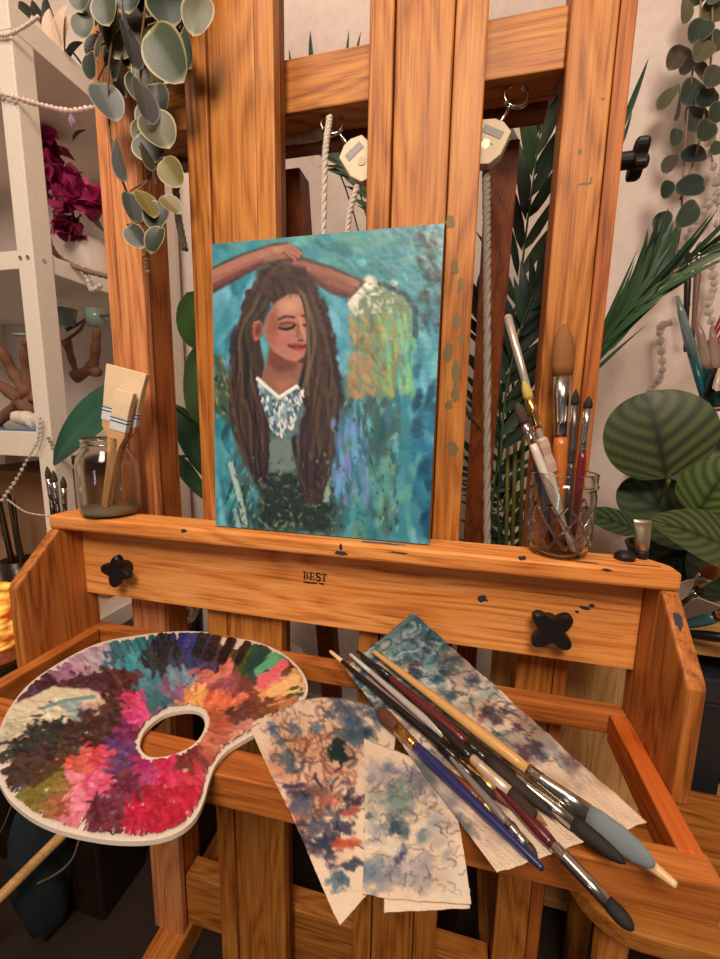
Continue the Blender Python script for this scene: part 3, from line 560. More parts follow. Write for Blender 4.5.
# ================================================================== PAPER TOWELS
TW = vcol('stained_paper_towel', .9, .55, 1100, 0, .2)
def sheet(mb, C4, P4, n, painter, wr=.0012, bulge=None, edge=0, q=None):
    """C4 world corners, P4 picture corners, both TL TR BR BL"""
    k = n; u, v = np.meshgrid(np.linspace(0, 1, k), np.linspace(0, 1, k)); u = u.ravel(); v = v.ravel()
    if edge: vs = v+0
    q = bil(u, 1-v, *P4) if q is None else q; p = bil(u, 1-v, *[tuple(c) for c in C4])
    if edge: p += np.outer(np.sin(v*PI)*(u), np.array(edge)); 
    A = Paint(q[:, 0], q[:, 1], (222, 200, 176)); painter(A)
    z = wr*(noise2(q[:, 0], q[:, 1], 16)-.5)*2+wr*.5*(noise2(q[:, 0]+50, q[:, 1], 6)-.5)*2+.00025*np.sin(q[:, 0]*1.9)*np.sin(q[:, 1]*1.9)
    if bulge: z = z+bulge(u, v)
    mb.dz = z
    top = p+np.stack([0*z, 0*z, 0*z], 1); bot = top-np.array([0, 0, .0007])
    ix = np.arange(k*k).reshape(k, k); f = np.stack([ix[:-1, :-1], ix[1:, :-1], ix[1:, 1:], ix[:-1, 1:]], -1).reshape(-1, 4)
    N = k*k; rim = list(ix[0])+list(ix[1:, -1])+list(ix[-1, -2::-1])+list(ix[-2:0:-1, 0])
    F = [tuple(r) for r in f]+[tuple(r[::-1]+N) for r in f]+[(rim[i], rim[(i+1) % len(rim)], rim[(i+1) % len(rim)]+N, rim[i]+N) for i in range(len(rim))]
    mb.add([tuple(r) for r in top]+[tuple(r) for r in bot], F, [tuple(c) for c in A.c]*2)
def towelpt(x, y, lift=0):
    """where the sight of a towel corner meets the tray: flat over the bars, drooping past the front bar"""
    z0 = -.1495+lift; p = at(x, y, Z=z0)
    if p.y > -.136: return p
    d = ray(x, y); k = .55; t = (z0-CAM.z+k*(.136+CAM.y))/(d.z-k*d.y); return CAM+d*t
def conform(mb, lift=0, amp=1):
    c = np.array(CAM); V = np.array(mb.v); X_, Y_ = prj(V); z_ = V[:, 2]; out = []
    n = len(V)//2
    for i in range(len(V)):
        q = towelpt(X_[i], Y_[i], lift-(.0007 if i >= n else 0)); out.append((q.x, q.y, q.z+mb.dz[i % n]))
    mb.v = out
def squig(A, n, box, col, w=(.8, 1.6), l=14, al=.7):
    for _ in range(n):
        x = random.uniform(box[0], box[2]); y = random.uniform(box[1], box[3]); p = [(x, y)]; a = random.uniform(0, 6.3)
        for _ in range(5): a += random.uniform(-1.1, 1.1); x += math.cos(a)*l/4; y += math.sin(a)*l/5; p.append((x, y))
        A.line(p, random.uniform(*w), jit(col, 12), al*random.uniform(.5, 1), .9)
def blots(A, n, box, cols, r=(3, 10), al=.7):
    for _ in range(n): A.blob(random.uniform(box[0], box[2]), random.uniform(box[1], box[3]), random.uniform(*r), random.uniform(*r), jit(random.choice(cols)), random.uniform(0, 3), al*random.uniform(.4, 1), 1.2, 0, 1.1)
def paint_a(A):
    blots(A, 50, (270, 700, 350, 860), [(196, 140, 110), (206, 160, 132), (214, 178, 150)], (6, 16), .6)
    squig(A, 90, (275, 705, 355, 830), (104, 66, 54), (.7, 1.4)); squig(A, 60, (280, 735, 352, 850), (146, 84, 64), (.9, 2.0), 16, .75); squig(A, 50, (285, 760, 355, 860), (54, 54, 72), (.9, 2.6), 16, .85)
    for x, y, r in ((271, 729, 7), (281, 742, 5), (285, 757, 10), (291, 766, 7), (295, 728, 6), (317, 728, 6), (275, 733, 5), (351, 720, 12), (362, 730, 8), (345, 712, 7), (356, 738, 9), (341, 708, 8), (330, 716, 5), (335, 884, 8), (345, 880, 6), (340, 876, 7)): A.blob(x, y, r, r*.8, jit((64, 92, 118), 10), random.random(), .75, .9, 0, 1.2)
    squig(A, 60, (270, 700, 380, 760), (84, 66, 66), (.6, 1.2), 12, .6); blots(A, 30, (330, 690, 385, 740), [(60, 84, 104), (84, 104, 120), (50, 66, 88)], (2.5, 7), .8); blots(A, 26, (290, 780, 362, 870), [(50, 54, 76), (80, 80, 96), (40, 46, 70)], (2, 6), .8)
    for x, y, r in ((338, 746, 7), (336, 754, 8), (344, 757, 6)): A.blob(x, y, r, r, (26, 44, 44), 0, .95, .5, 0, .9)
    for x, y, rx, ry, c in ((325, 840, 10, 8, (40, 56, 80)), (346, 828, 12, 5, (36, 40, 66)), (348, 865, 13, 4, (34, 48, 76)), (342, 845, 14, 5, (176, 66, 46)), (355, 800, 10, 4, (60, 40, 56)), (352, 812, 9, 3, (166, 70, 50)), (318, 825, 12, 10, (80, 84, 100)), (300, 805, 12, 8, (96, 96, 112)), (330, 800, 12, 7, (200, 110, 80)), (318, 790, 10, 6, (110, 84, 84))): A.blob(x, y, rx, ry, c, random.uniform(-.3, .3), .8, .8, 0, 1.4)
def paint_b(A):
    blots(A, 20, (372, 760, 460, 890), [(196, 186, 176), (204, 186, 160), (210, 190, 160)], (8, 20), .6)
    for x, y, rx, ry, c, al in ((398, 800, 14, 18, (96, 130, 126), .8), (394, 824, 9, 9, (44, 66, 84), .9), (402, 832, 6, 5, (36, 60, 70), .8), (380, 875, 15, 17, (110, 118, 136), .8), (372, 866, 10, 8, (76, 106, 126), .7), (392, 872, 12, 12, (124, 124, 144), .7), (401, 857, 4, 6, (40, 50, 88), .9), (420, 876, 13, 14, (150, 144, 150), .75), (426, 860, 8, 8, (120, 120, 140), .5), (391, 772, 10, 8, (130, 132, 150), .7), (420, 780, 14, 9, (90, 94, 108), .7), (372, 780, 7, 6, (110, 120, 150), .6), (368, 816, 5, 3, (50, 60, 80), .7), (375, 798, 8, 10, (140, 150, 160), .5), (445, 830, 10, 18, (170, 160, 160), .5), (428, 830, 6, 12, (150, 140, 140), .5)): A.blob(x, y, rx, ry, c, random.random(), al, 1.1, 0, 1.2)
    blots(A, 30, (368, 750, 450, 880), [(110, 120, 140), (90, 104, 124), (140, 140, 156), (110, 130, 128)], (2.5, 9), .65); squig(A, 70, (375, 770, 460, 890), (96, 84, 70), (.4, .9), 9, .6)
    squig(A, 40, (375, 770, 455, 890), (86, 76, 64), (.6, 1.2), 12, .6); squig(A, 16, (385, 765, 420, 800), (90, 100, 140), (.7, 1.3), 12, .6)
def paint_c(A):
    blots(A, 70, (360, 620, 470, 720), [(60, 96, 112), (74, 112, 124), (46, 76, 92), (110, 140, 148), (150, 166, 168)], (6, 15), .8)
    blots(A, 46, (440, 660, 570, 770), [(70, 104, 116), (120, 136, 146), (190, 150, 124), (150, 120, 112), (84, 76, 90)], (5, 14), .7)
    blots(A, 24, (500, 730, 620, 810), [(150, 124, 112), (120, 92, 96), (130, 140, 144), (160, 130, 110)], (5, 13), .6)
    blots(A, 34, (340, 680, 420, 760), [(50, 84, 104), (90, 116, 136), (180, 130, 110), (40, 60, 80)], (4, 10), .7); blots(A, 36, (400, 740, 520, 850), [(90, 90, 110), (120, 110, 120), (170, 140, 120), (110, 120, 140)], (5, 13), .55)
    for x, y, r in ((430, 680, 6), (434, 690, 5), (425, 686, 5), (512, 733, 7), (520, 742, 6), (530, 735, 5), (540, 750, 5), (508, 737, 5), (545, 775, 8), (556, 768, 7)): A.blob(x, y, r, r, (66, 46, 58), 0, .8, .8, 0, 1.2)
    squig(A, 90, (370, 622, 560, 760), (40, 66, 80), (.7, 1.6), 16, .7); squig(A, 50, (360, 620, 470, 720), (196, 206, 200), (.8, 1.6), 14, .7); squig(A, 30, (480, 700, 610, 800), (80, 60, 60), (.6, 1.2), 12, .6)
    blots(A, 60, (360, 620, 480, 730), [(36, 66, 84), (52, 84, 100), (30, 52, 66)], (2, 7), .85); blots(A, 50, (440, 680, 600, 800), [(52, 50, 66), (74, 96, 108), (110, 76, 76), (60, 70, 84)], (2, 7), .7); squig(A, 110, (380, 640, 590, 800), (56, 60, 72), (.5, 1.1), 10, .7)
    A.blob(440, 800, 9, 26, (70, 80, 86), -.75, .7, .9, 0, 1); A.blob(477, 842, 10, 5, (60, 72, 84), .5, .7, .9, 0, 1)
ta = thing('paper_towel', 'folded paper towel with rusty and blue stains, hanging over the tray front beside the palette', 'paper towel', (.37, -.13, -.157))
def pxsheet(name, P4, n, painter, lift, wr, warp=None):
    mb = MB(); u, v = np.meshgrid(np.linspace(0, 1, n), np.linspace(0, 1, n)); q = bil(u.ravel(), 1-v.ravel(), *P4)
    if warp: q = q+np.stack(warp(u.ravel(), v.ravel()), 1)
    sheet(mb, [towelpt(x, y, lift) for x, y in P4], P4, n, painter, wr, q=q)
    mb.v = [tuple(towelpt(x, y, lift)) for x, y in q]; mb.v = [(a, b, c+z) for (a, b, c), z in zip(mb.v, mb.dz)]
    mb.v = mb.v+[(a, b, c-.0007) for a, b, c in mb.v]
    return mb.build(name, TW, ta, 0, True)
pxsheet('lower_layer', ((249, 724), (398, 718), (376, 884), (340, 924)), 120, paint_a, 0, .0009, lambda u, v: (0*u, -24*np.sin(PI*u)*(1-v)**2+2*np.sin(9*v)))
pxsheet('bottom_layer', ((254, 731), (300, 706), (372, 880), (341, 921)), 40, lambda A: None, -.0012, .0004, lambda u, v: (-4+0*u, 2+0*u)) if 0 else None
pxsheet('upper_fold', ((364, 738), (448, 772), (471, 904), (362, 894)), 100, paint_b, .0030, .0009, lambda u, v: (2.0*np.sin(3*v), 1.5*np.sin(PI*u)*v))
pxsheet('under_fold', ((384, 888), (470, 888), (470, 908), (384, 912)), 30, lambda A: None, .0012, .0004)
tb = thing('paper_towel', 'long paper towel stained blue and teal, under the row of loose brushes', 'paper towel', (.50, -.05, -.157))
pc = ((345, 668), (413, 612), (647, 822), (497, 872)); C4 = [at(345, 668, Z=-.1440), at(413, 612, Y=.0200), at(647, 822, Z=-.1445), at(497, 872, Z=-.1445)]
mb = MB(); sheet(mb, C4, pc, 130, paint_c, .0011, lambda u, v: -.035*np.exp(-(v/.16)**2)*0+0*u, None)
# the towel sags from the apron board down onto the tray bars
V = np.array(mb.v); k = 130; u, v = np.meshgrid(np.linspace(0, 1, k), np.linspace(0, 1, k)); s = np.concatenate([(u**1.4*np.exp(-(v/.30)**2)-u*(1-v)).ravel()]*2)
b0 = np.array(C4[1]); ex = b0[2]+.1442
d = V-np.array(CAM); zt = V[:, 2]+s*ex*.9; t = (zt-CAM.z)/d[:, 2]; V = np.array(CAM)+d*t[:, None]; V[:, 2] += np.concatenate([mb.dz]*2); mb.v = [tuple(r) for r in V]
mb.build('towel_sheet', TW, tb, 0, True)

# ================================================================== BRUSHES
HM = {}
def hm(rgb, rough=.3): return mat('lacquer_%d_%d_%d' % rgb, rgb, rough, coat=.4)
def brush(label, A, B, r, handle, fer, bris, lf=.16, lb=.08, fm_=STEEL, flat=1, group=None, cap=None, shape='round', name='paint_brush', fat=1.0):
    """A handle end, B bristle tip, r the largest handle radius; lf, lb = ferrule and bristle share of the length"""
    A, B = Vector(A), Vector(B); D = B-A; L = D.length; d = D/L; th = thing(name, label, 'brush', A if A.z < B.z else B, group)
    side = d.cross(Vector((0, -1, .3))).normalized(); nf = d.cross(side).normalized()
    p = lambda t: A+D*t
    t1 = 1-lf-lb; t2 = 1-lb
    ts = [0, .01, .04, .15, .35, .6, .8, .92, 1]; rr = [.30, .42, .5, .58, .72, .9, 1.0, .92, .74]
    if lf+lb > 0:
        hdl = MB().tube([p(t*t1) for t in ts], [r*q for q in rr], 12).build('handle', hm(handle), th, 0, True)
        if cap: MB().tube([p(0), p(.004), p(.02), p(cap[0])], [r*.32, r*.45, r*.55, r*(.56+cap[0]*.8)], 12).build('handle_tip', hm(cap[1]), hdl, 0, True)
    fw = r*fat
    if lf:
        f = MB().tube([p(t1-.003), p(t1+.01), p(t1+lf*.2), p(t1+lf*.22), p(t1+lf*.26), p(t1+lf*.6), p(t2)], [r*.80, r*.86, r*.88, r*.98, r*.88, (r*.88+fw)/2, fw], 14, flat=(nf, [1, 1, 1, 1, 1, (1+flat)/2, flat]))
        f.build('ferrule', fm_, th, 0, True)
    if lb:
        tt = [0, .2, .5, .75, .92, 1]
        sh = {'round': [.92, 1.08, .95, .62, .25, .04], 'flat': [.96, 1.05, 1.08, 1.06, 1.02, .96], 'mop': [.96, 1.12, 1.12, .92, .5, .08], 'filbert': [.96, 1.1, 1.16, 1.0, .62, .2]}[shape]
        b = MB().tube([p(t2-.002+(lb+.002)*t) for t in tt], [fw*s for s in sh], 14, flat=(nf, flat if flat < 1 else .95))
        b.build('bristles', mat('bristle_%d_%d_%d' % bris, bris, .7, bump=.35, bscale=1800), th, 0, True)
    return th
LG = 'loose brushes on the paper towels'
def lay(label, a, b, za, zb, r, handle, bris=(40, 32, 28), **k): return brush(label, at(*a, Z=za+.007), at(*b, Z=zb+.0065), r, handle, None, bris, group=LG, **k)
BK = (20, 18, 20)
lay('natural pale wood brush with blue-grey bristles, the longest of the loose row', (373, 651), (655, 866), -.1250, -.1420, .0048, (206, 160, 96), (116, 130, 134), lf=.165, lb=.150, flat=.45, shape='filbert', fat=1.45)
lay('pale wooden handle end sticking out under the blue-grey bristles', (677, 886), (592, 818), -.1485, -.1485, .0046, (222, 186, 134), (60, 50, 44), lf=.2, lb=.16)
lay('thin black brush right beside the pale wood one', (364, 658), (626, 864), -.1300, -.1485, .0040, BK, (34, 28, 28), lf=.17, lb=.13, shape='mop', fat=1.2)
lay('black brush with a cream band, third from the upper edge of the row', (357, 651), (545, 800), -.1325, -.1450, .0036, (24, 22, 22), (40, 34, 28), lf=.16, lb=.08)
lay('dark red handled brush with black end lying mid row', (376, 665), (560, 822), -.1290, -.1450, .0043, (92, 26, 32), (46, 36, 30), lf=.10, lb=.3, fm_=hm((26, 24, 22)), shape='round', fat=1.15, cap=(.12, (22, 20, 20)))
lay('long silver-handled brush with a clear ridged end', (350, 654), (548, 826), -.1330, -.1450, .0033, (176, 168, 158), (150, 110, 62), lf=.3, lb=.10, fm_=BRASS, cap=(.16, (196, 188, 178)))
lay('black brush with a pale bare wood tip at the row\'s far left', (330, 651), (520, 812), -.1400, -.1465, .0036, BK, (120, 70, 50), lf=.14, lb=.08, cap=(.10, (226, 188, 134)), fm_=BRASS)
lay('lilac-grey handled brush with a black lower end', (366, 676), (497, 800), -.1455, -.1470, .0044, (146, 122, 122), (28, 24, 26), lf=.28, lb=.12, fm_=hm((24, 22, 24)))
lay('navy blue brush with brown bristles pointing up at the lower edge of the row', (543, 869), (377, 709), -.1475, -.1440, .0046, (34, 38, 92), (92, 54, 34), lf=.14, lb=.17, flat=.6, fm_=BRASS, shape='filbert', fat=1.25)
lay('brown handled brush with teal-tipped bristles just above the navy one', (446, 770), (522, 838), -.1455, -.1490, .0040, (122, 62, 28), (70, 96, 104), lf=.36, lb=.16, fm_=BRASS)
lay('grey steel palette brush between the brown and the red handles', (450, 757), (538, 858), -.1400, -.1470, .0030, (120, 108, 104), (60, 50, 48), lf=.2, lb=.1)
lay('stout brush with a pale dotted ferrule and dark bristles', (402, 690), (534, 818), -.1360, -.1420, .0042, (26, 22, 22), (54, 34, 26), lf=.24, lb=.14, fm_=mat('cream_ferrule', (206, 186, 160), .35, .4), flat=.6, shape='flat', fat=1.25)
lay('wine red brush with black bristles hanging over the tray front', (496, 785), (634, 930), -.1420, -.1500, .0044, (84, 22, 32), (30, 28, 30), lf=.36, lb=.15, shape='filbert', fat=.85)
lay('short orange-brown brush with black bristles under the pale wood one', (500, 766), (598, 848), -.1490, -.1515, .0040, (176, 112, 58), (24, 22, 22), lf=.1, lb=.40, fm_=hm((30, 26, 24)), shape='round', fat=1.1)

# ================================================================== JARS
def jar(name, label, c, prof_out, wall, gm, parts=()):
    t = thing(name, label, 'jar', c); ins = [(max(r-wall, .0005), max(z, wall*1.6)) for r, z in reversed(prof_out)]
    MB().lathe([(.0004, 0)]+prof_out+ins+[(.0004, wall*1.6)], c, 40).build('glass_body', gm, t, 0, True); return t
GL = glass('clear_glass', (246, 242, 238), .02); CL = glass('cloudy_glass', (248, 244, 236), .07)
jc = (.0655, .0262, .0002)
lj = jar('glass_jar', 'cloudy round-shouldered glass jar at the left end of the ledge, holding two flat brushes', jc, [(.024, 0), (.0310, .004), (.0330, .012), (.0335, .035), (.0332, .060), (.0310, .070), (.0255, .0780), (.0245, .0820), (.0258, .0830), (.0258, .0855), (.0245, .0865), (.0258, .0880), (.0258, .0905), (.0248, .0930)], .0016, CL)
MB().lathe([(.0004, .0032), (.0305, .0034), (.0312, .010), (.0004, .011)], jc, 32).build('water_dregs', mat('murky_dregs', (150, 136, 108), .5), lj, 0, True)
kc = (.5690, .0284, .0002)
rj = jar('jelly_jar', 'clear quilted glass jar on the right of the ledge, full of artist brushes', kc, [(.0215, 0), (.0250, .003), (.0268, .010), (.0278, .03), (.0285, .056), (.0275, .0600), (.0278, .0630), (.0292, .0640), (.0292, .0660), (.0280, .0670), (.0282, .0740), (.0288, .0755), (.0276, .0765)], .0018, GL)
mb = MB()
for i in range(12):
    for s in (1, -1):
        pts = []
        for k in range(13):
            z = .010+.040*k/12; q = 2*PI*i/12+s*(k/12)*2*PI/6; r = .0265+.0012*min(1, (z-.006)/.03)
            pts.append(Vector(kc)+Vector((r*math.cos(q), r*math.sin(q), z)))
        mb.tube(pts, .0011, 6)
mb.build('quilted_ribs', GL, rj, 0, True)
LJ = 'flat brushes in the cloudy jar'
def flatbrush(label, base, top, w, hcol, bl, fl, bcol):
    A, B = Vector(base), Vector(top); d = (B-A).normalized(); L = (B-A).length; n = Vector((.12, -1, .1)); n = (n-d*n.dot(d)).normalized(); s = d.cross(n)
    t = thing('flat_brush', label, 'brush', A, LJ)
    def slab(name, ts, ws, ths, m, bev=.0008):
        mb = MB(); V = []; F = []
        for q, ww, hh in zip(ts, ws, ths):
            c = A+d*q; V += [c-s*ww-n*hh, c+s*ww-n*hh, c+s*ww+n*hh, c-s*ww+n*hh]
        k = len(ts)
        for i in range(k-1):
            for j in range(4): F.append((i*4+j, i*4+(j+1) % 4, i*4+4+(j+1) % 4, i*4+4+j))
        F += [(3, 2, 1, 0), (k*4-4, k*4-3, k*4-2, k*4-1)]; mb.add(V, F); return mb.build(name, m, t, bev)
    b0 = L-bl; f0 = b0-fl
    slab('handle', [0, f0*.5, f0*.8, f0*.92, f0], [w*.30, w*.34, w*.5, w*.92, w*.95], [.003]*5, mat('bare_brush_wood', (206, 160, 110), .6, bump=.2))
    slab('ferrule', [f0-.001, f0+fl*.1, b0-fl*.15, b0], [w*.98, w, w, w], [.0037]*4, mat('pale_tin', (222, 228, 232), .35, .15))
    slab('bristles', [b0-.001, b0+bl*.5, L], [w*.98, w*1.06, w*1.15], [.0040, .0043, .0032], mat('hog_bristle', bcol, .8, bump=.4, bscale=1400))
    mb = MB(); a = A+d*(b0-.0015)
    for q in (0, .004): mb.prism([A+d*(b0-.003-q)-s*w*1.01-n*.0041, A+d*(b0-.003-q)+s*w*1.01-n*.0041, A+d*(b0-.003-q)+s*w*1.01+n*.0041, A+d*(b0-.003-q)-s*w*1.01+n*.0041], d*.0012)
    mb.build('ferrule_crimp', STEEL, t)
flatbrush('wide pale-bristled flat brush standing at the back of the cloudy jar', (.058, .0300, .0110), at(128, 369, Y=.036), .0225, None, .047, .017, (232, 206, 168))
flatbrush('narrow pale-bristled flat brush standing in front in the cloudy jar', (.068, .0170, .0110), at(126, 391, Y=.024), .0105, None, .030, .016, (224, 196, 154))
JG = 'brushes in the clear jar'
def stand(label, a, Ya, base, r, handle, bris, **k): return brush(label, base, at(*a, Y=Ya), r, handle, None, bris, group=JG, **k)
K = Vector(kc)
stand('tall slim silver brush handle leaning left out of the clear jar', (507, 314), .040, K+Vector((.012, .004, .006)), .0036, (196, 190, 180), (170, 150, 130), lf=.62, lb=.02, flat=1, fm_=mat('pearl_lacquer', (206, 196, 184), .3, .6))
stand('pearl white brush with dark splayed bristles crossing the front of the jar', (517, 403), .020, K+Vector((.011, -.014, .0065)), .0040, (214, 204, 190), (70, 50, 44), lf=.13, lb=.14, flat=.7, shape='filbert')
stand('copper ferruled brush with a glittery blue handle in the jar', (527, 416), .030, K+Vector((-.002, .012, .006)), .0040, (40, 76, 104), (54, 40, 34), lf=.26, lb=.08, fm_=mat('copper', (198, 128, 80), .25, 1))
stand('brush with yellow-tipped bristles and a pink crystal grip', (523, 379), .036, K+Vector((.016, .010, .006)), .0042, (150, 112, 88), (206, 178, 90), lf=.20, lb=.12, fm_=BRASS)
stand('large mop brush with brown domed bristles and wide steel ferrule', (564, 324), .050, K+Vector((.004, .015, .006)), .0074, (186, 106, 46), (142, 92, 44), lf=.27, lb=.23, shape='mop', flat=.75, fat=1.18)
stand('thin dark grey brush just right of the mop brush', (576, 389), .040, K+Vector((.009, .006, .006)), .0034, (66, 54, 50), (30, 24, 24), lf=.36, lb=.10, fm_=mat('dull_steel', (110, 104, 100), .35, .9))
stand('maroon brush with a small black tip at the right of the jar', (589, 396), .030, K+Vector((.012, -.004, .006)), .0036, (104, 24, 34), (34, 26, 26), lf=.27, lb=.08)
# the crystal grip is a part of its brush
gb = [o for o in COL.objects if o.get('label', '').startswith('brush with yellow-tipped')][0]
a0 = K+Vector((.016, .010, .006)); b0 = at(523, 379, Y=.036); D = b0-a0
MB().tube([a0+D*t for t in (.43, .45, .50, .55, .60, .64, .66)], [.0030, .0062, .0068, .0054, .0066, .0060, .003], 9).build('crystal_grip', mat('pink_crystal', (232, 200, 186), .25, trans=.4), gb, 0, False)
# paint tube standing behind the ledge corner
tt = thing('paint_tube', 'silver metal paint tube standing cap down at the right end of the ledge', 'paint tube', (.6415, .0335, 0))
MB().lathe([(.0004, .0003), (.0052, .0003), (.0054, .0062), (.0048, .0072), (.0004, .0072)], (.6415, .0335, 0), 16).build('cap', BLACK, tt, 0, True)
mb = MB(); V = []; F = []
for z, a, b in ((.0072, .0046, .0046), (.0095, .0050, .0050), (.0105, .0056, .0056), (.018, .0062, .0050), (.028, .0070, .0026), (.0325, .0074, .0008), (.036, .0074, .0008)):
    for k in range(16): q = 2*PI*k/16; V.append(Vector((.6415+a*math.cos(q)-(z-.007)*.09, .0335+b*math.sin(q), z)))
for i in range(6):
    for k in range(16): F.append((i*16+k, i*16+(k+1) % 16, (i+1)*16+(k+1) % 16, (i+1)*16+k))
F += [tuple(reversed(range(16))), tuple(range(96, 112))]; mb.add(V, F); mb.build('tube_body', mat('tube_tin', (176, 160, 136), .35, .85), tt, 0, True)
# ================================================================== LEAVES
def leaf(mb, base, tip, width, normal, cup=.15, droop=0, prof='oval', nu=9, nv=6, colf=None, th=0):
    B, T_ = Vector(base), Vector(tip); A = T_-B; L = A.length; a = A/L; n = Vector(normal); n = (n-a*n.dot(a)).normalized(); s = a.cross(n); V = []; C = []; F = []
    for i in range(nu+1):
        t = i/nu
        w = {'oval': max(0, math.sin(PI*min(1, max(0, t**.92))))**.52, 'ovate': math.sin(PI*min(1, max(0, t**.72*.985+.008)))**.7, 'round': math.sqrt(max(0, 1-(2*t*.995-1)**2))**.92, 'blade': (math.sin(PI*(t**.6)*.98+.02)**.9 if t < 1 else .02)}[prof]*width/2
        for j in range(nv+1):
            v = 2*j/nv-1; V.append(B+a*(L*t)+s*(w*v)+n*(cup*w*abs(v)**1.5-droop*L*(t-.5)**2*4)); C.append(colf(t, v) if colf else None)
    for i in range(nu):
        for j in range(nv): F.append((i*(nv+1)+j, (i+1)*(nv+1)+j, (i+1)*(nv+1)+j+1, i*(nv+1)+j+1))
    mb.add(V, F, C if colf else None); return mb
LEAFM = vcol('waxy_leaf', .42, .1, 500, 0, .4)
def pxleaf(mb, cx, cy, ln, wd, ang, Y, colf, prof='oval', cup=.16, droop=.05, nu=18, nv=14, turn=None):
    """a leaf facing the room, ln x wd in picture measure at depth Y; narrow ones are leaves turned on edge"""
    c = at(cx, cy, Y=Y); sc = (c-CAM).dot(FW)/FPX; a = RX*math.cos(ang)+UP*math.sin(ang); s = RX*-math.sin(ang)+UP*math.cos(ang); L = ln*sc; w = wd*sc
    real = max(w, .70*L); q = math.acos(min(1, w/real))*(1 if random.random() < .5 else -1); n = (-FW)*math.cos(q)+s*math.sin(q)
    n = n+a*random.uniform(-.45, .45)+s*random.uniform(-.2, .2)
    leaf(mb, c-a*L/2, c+a*L/2, real, n, cup, droop, prof, nu, nv, colf); return c-a*L/2, sc
def rim(core, edge, w=.20, mid=None):
    def f(t, v):
        e = min(1, (1-abs(v))/w) if abs(v) > 1-w else 1; e = min(e, t/.12 if t < .12 else 1, (1-t)/.12 if t > .88 else 1)
        c = [edge[k]*(1-e)+core[k]*e for k in range(3)]
        e = e*e*(3-2*e)
        c = [edge[k]*(1-e)+core[k]*e*(1 if abs(v) > .08 else 1.12) for k in range(3)]
        if mid and abs(v) < .1: c = [c[k]*.5+mid[k]*.5 for k in range(3)]
        return tuple(c)
    return f
D_ = math.radians
# ------------------------------------------------------------------ trailing plant, top left
CR = (178, 168, 122)
TP = thing('trailing_hoya_plant', 'trailing plant with round cream-edged grey-green leaves hanging over the left post', 'plant', at(150, -70, Y=.02))
G1, G2, G3, BL_, OL, YE = (84, 96, 80), (62, 80, 68), (50, 66, 58), (104, 116, 124), (98, 98, 64), (148, 140, 84)
HL = [(83, 25, 26, 24, 80, G1, .03), (102, 41, 36, 22, 70, G1, .03), (90, 65, 29, 19, 100, G3, .03), (107, 100, 44, 26, 115, BL_, .03), (105, 8, 34, 30, 100, G1, .02), (120, 36, 44, 28, 75, OL, .04), (124, 10, 36, 11, 100, BL_, .01), (131, 45, 44, 9, 100, BL_, .01), (133, 68, 22, 7, 95, BL_, .01),
      (165, 53, 64, 44, 122, G1, .0), (185, 48, 40, 20, 105, G1, .02), (166, 6, 42, 38, 110, G3, .02), (198, 14, 42, 32, 75, OL, .0), (150, 68, 54, 36, 105, OL, .035), (145, 101, 44, 15, 100, BL_, .0), (157, 98, 34, 26, 100, G3, .03), (117, 66, 28, 18, 80, G3, .04), (140, 22, 44, 34, 95, OL, .045), (128, -8, 40, 36, 90, G2, .03), (150, -6, 44, 34, 80, G2, .04), (80, -6, 34, 28, 90, G1, .03),
      (158, 128, 44, 36, 120, OL, .01), (149, 146, 36, 34, 130, G2, .02), (119, 160, 42, 18, 108, BL_, .02), (147, 157, 28, 12, 125, OL, .0), (154, 173, 20, 6, 100, BL_, .01), (171, 172, 34, 26, 125, YE, .01), (133, 207, 32, 14, 100, BL_, .02), (147, 203, 32, 14, 118, YE, .005), (171, 204, 26, 17, 135, YE, .005), (156, 215, 30, 26, 70, G2, .01), (135, 236, 28, 21, 125, G2, .005), (155, 239, 30, 23, 70, G2, .0),
      (110, 22, 30, 26, 60, G2, .045), (172, 28, 34, 26, 100, G2, .045), (138, 85, 34, 24, 100, G3, .045), (142, 132, 30, 20, 85, G3, .04), (95, 8, 34, 26, 80, G3, .05), (115, 52, 34, 26, 70, G3, .05), (148, 28, 40, 30, 100, G3, .05), (132, 50, 36, 26, 80, OL, .05), (182, -4, 34, 28, 90, G2, .05), (166, 36, 34, 26, 60, G3, .05), (120, 82, 30, 18, 110, G3, .05), (92, 44, 26, 18, 70, G2, .05), (148, 116, 34, 24, 70, G3, .05)]
bases = []
for x, y, l, w, an, c, Y in HL:
    mb = MB(); b, sc = pxleaf(mb, x, y, l, w, D_(an+180), Y+.002, rim(jit((c[0]*.74, c[1]*.72, c[2]*.66), 6), CR if c is not BL_ else (140, 148, 140), .13), 'oval'); mb.build('leaf', LEAFM, TP, 0, True); bases.append(b)
mb = MB()
for k, pts in enumerate((((150, -70), (146, 0), (140, 60), (143, 120), (150, 180), (147, 225), (146, 262)), ((135, -70), (118, 0), (112, 40), (108, 85), (112, 150), (128, 195)), ((160, -70), (175, 0), (176, 30)))):
    mb.tube(spline([at(x, y, Y=.034) for x, y in pts], 8), .0011, 6)
sp = [at(x, y, Y=.034) for x, y in ((146, 0), (140, 60), (143, 120), (148, 180), (147, 225), (112, 40), (110, 120), (176, 15), (120, 170))]
for b in bases: q = min(sp, key=lambda s_: (s_-b).length); mb.tube([b, b.lerp(q, .5)+Vector((0, .004, .004)), q], .0008, 5)
mb.build('vine', mat('vine_stem', (112, 84, 58), .7), TP, 0, True)
mb = MB(); o = at(145, 256, Y=.03)
for k in range(5): mb.ball(o+Vector((random.uniform(-.003, .003), 0, -.004*k)), .0022, None, 6, 5)
mb.build('leaf_bud', mat('bud_cream', (190, 170, 120), .6), TP, 0, True)
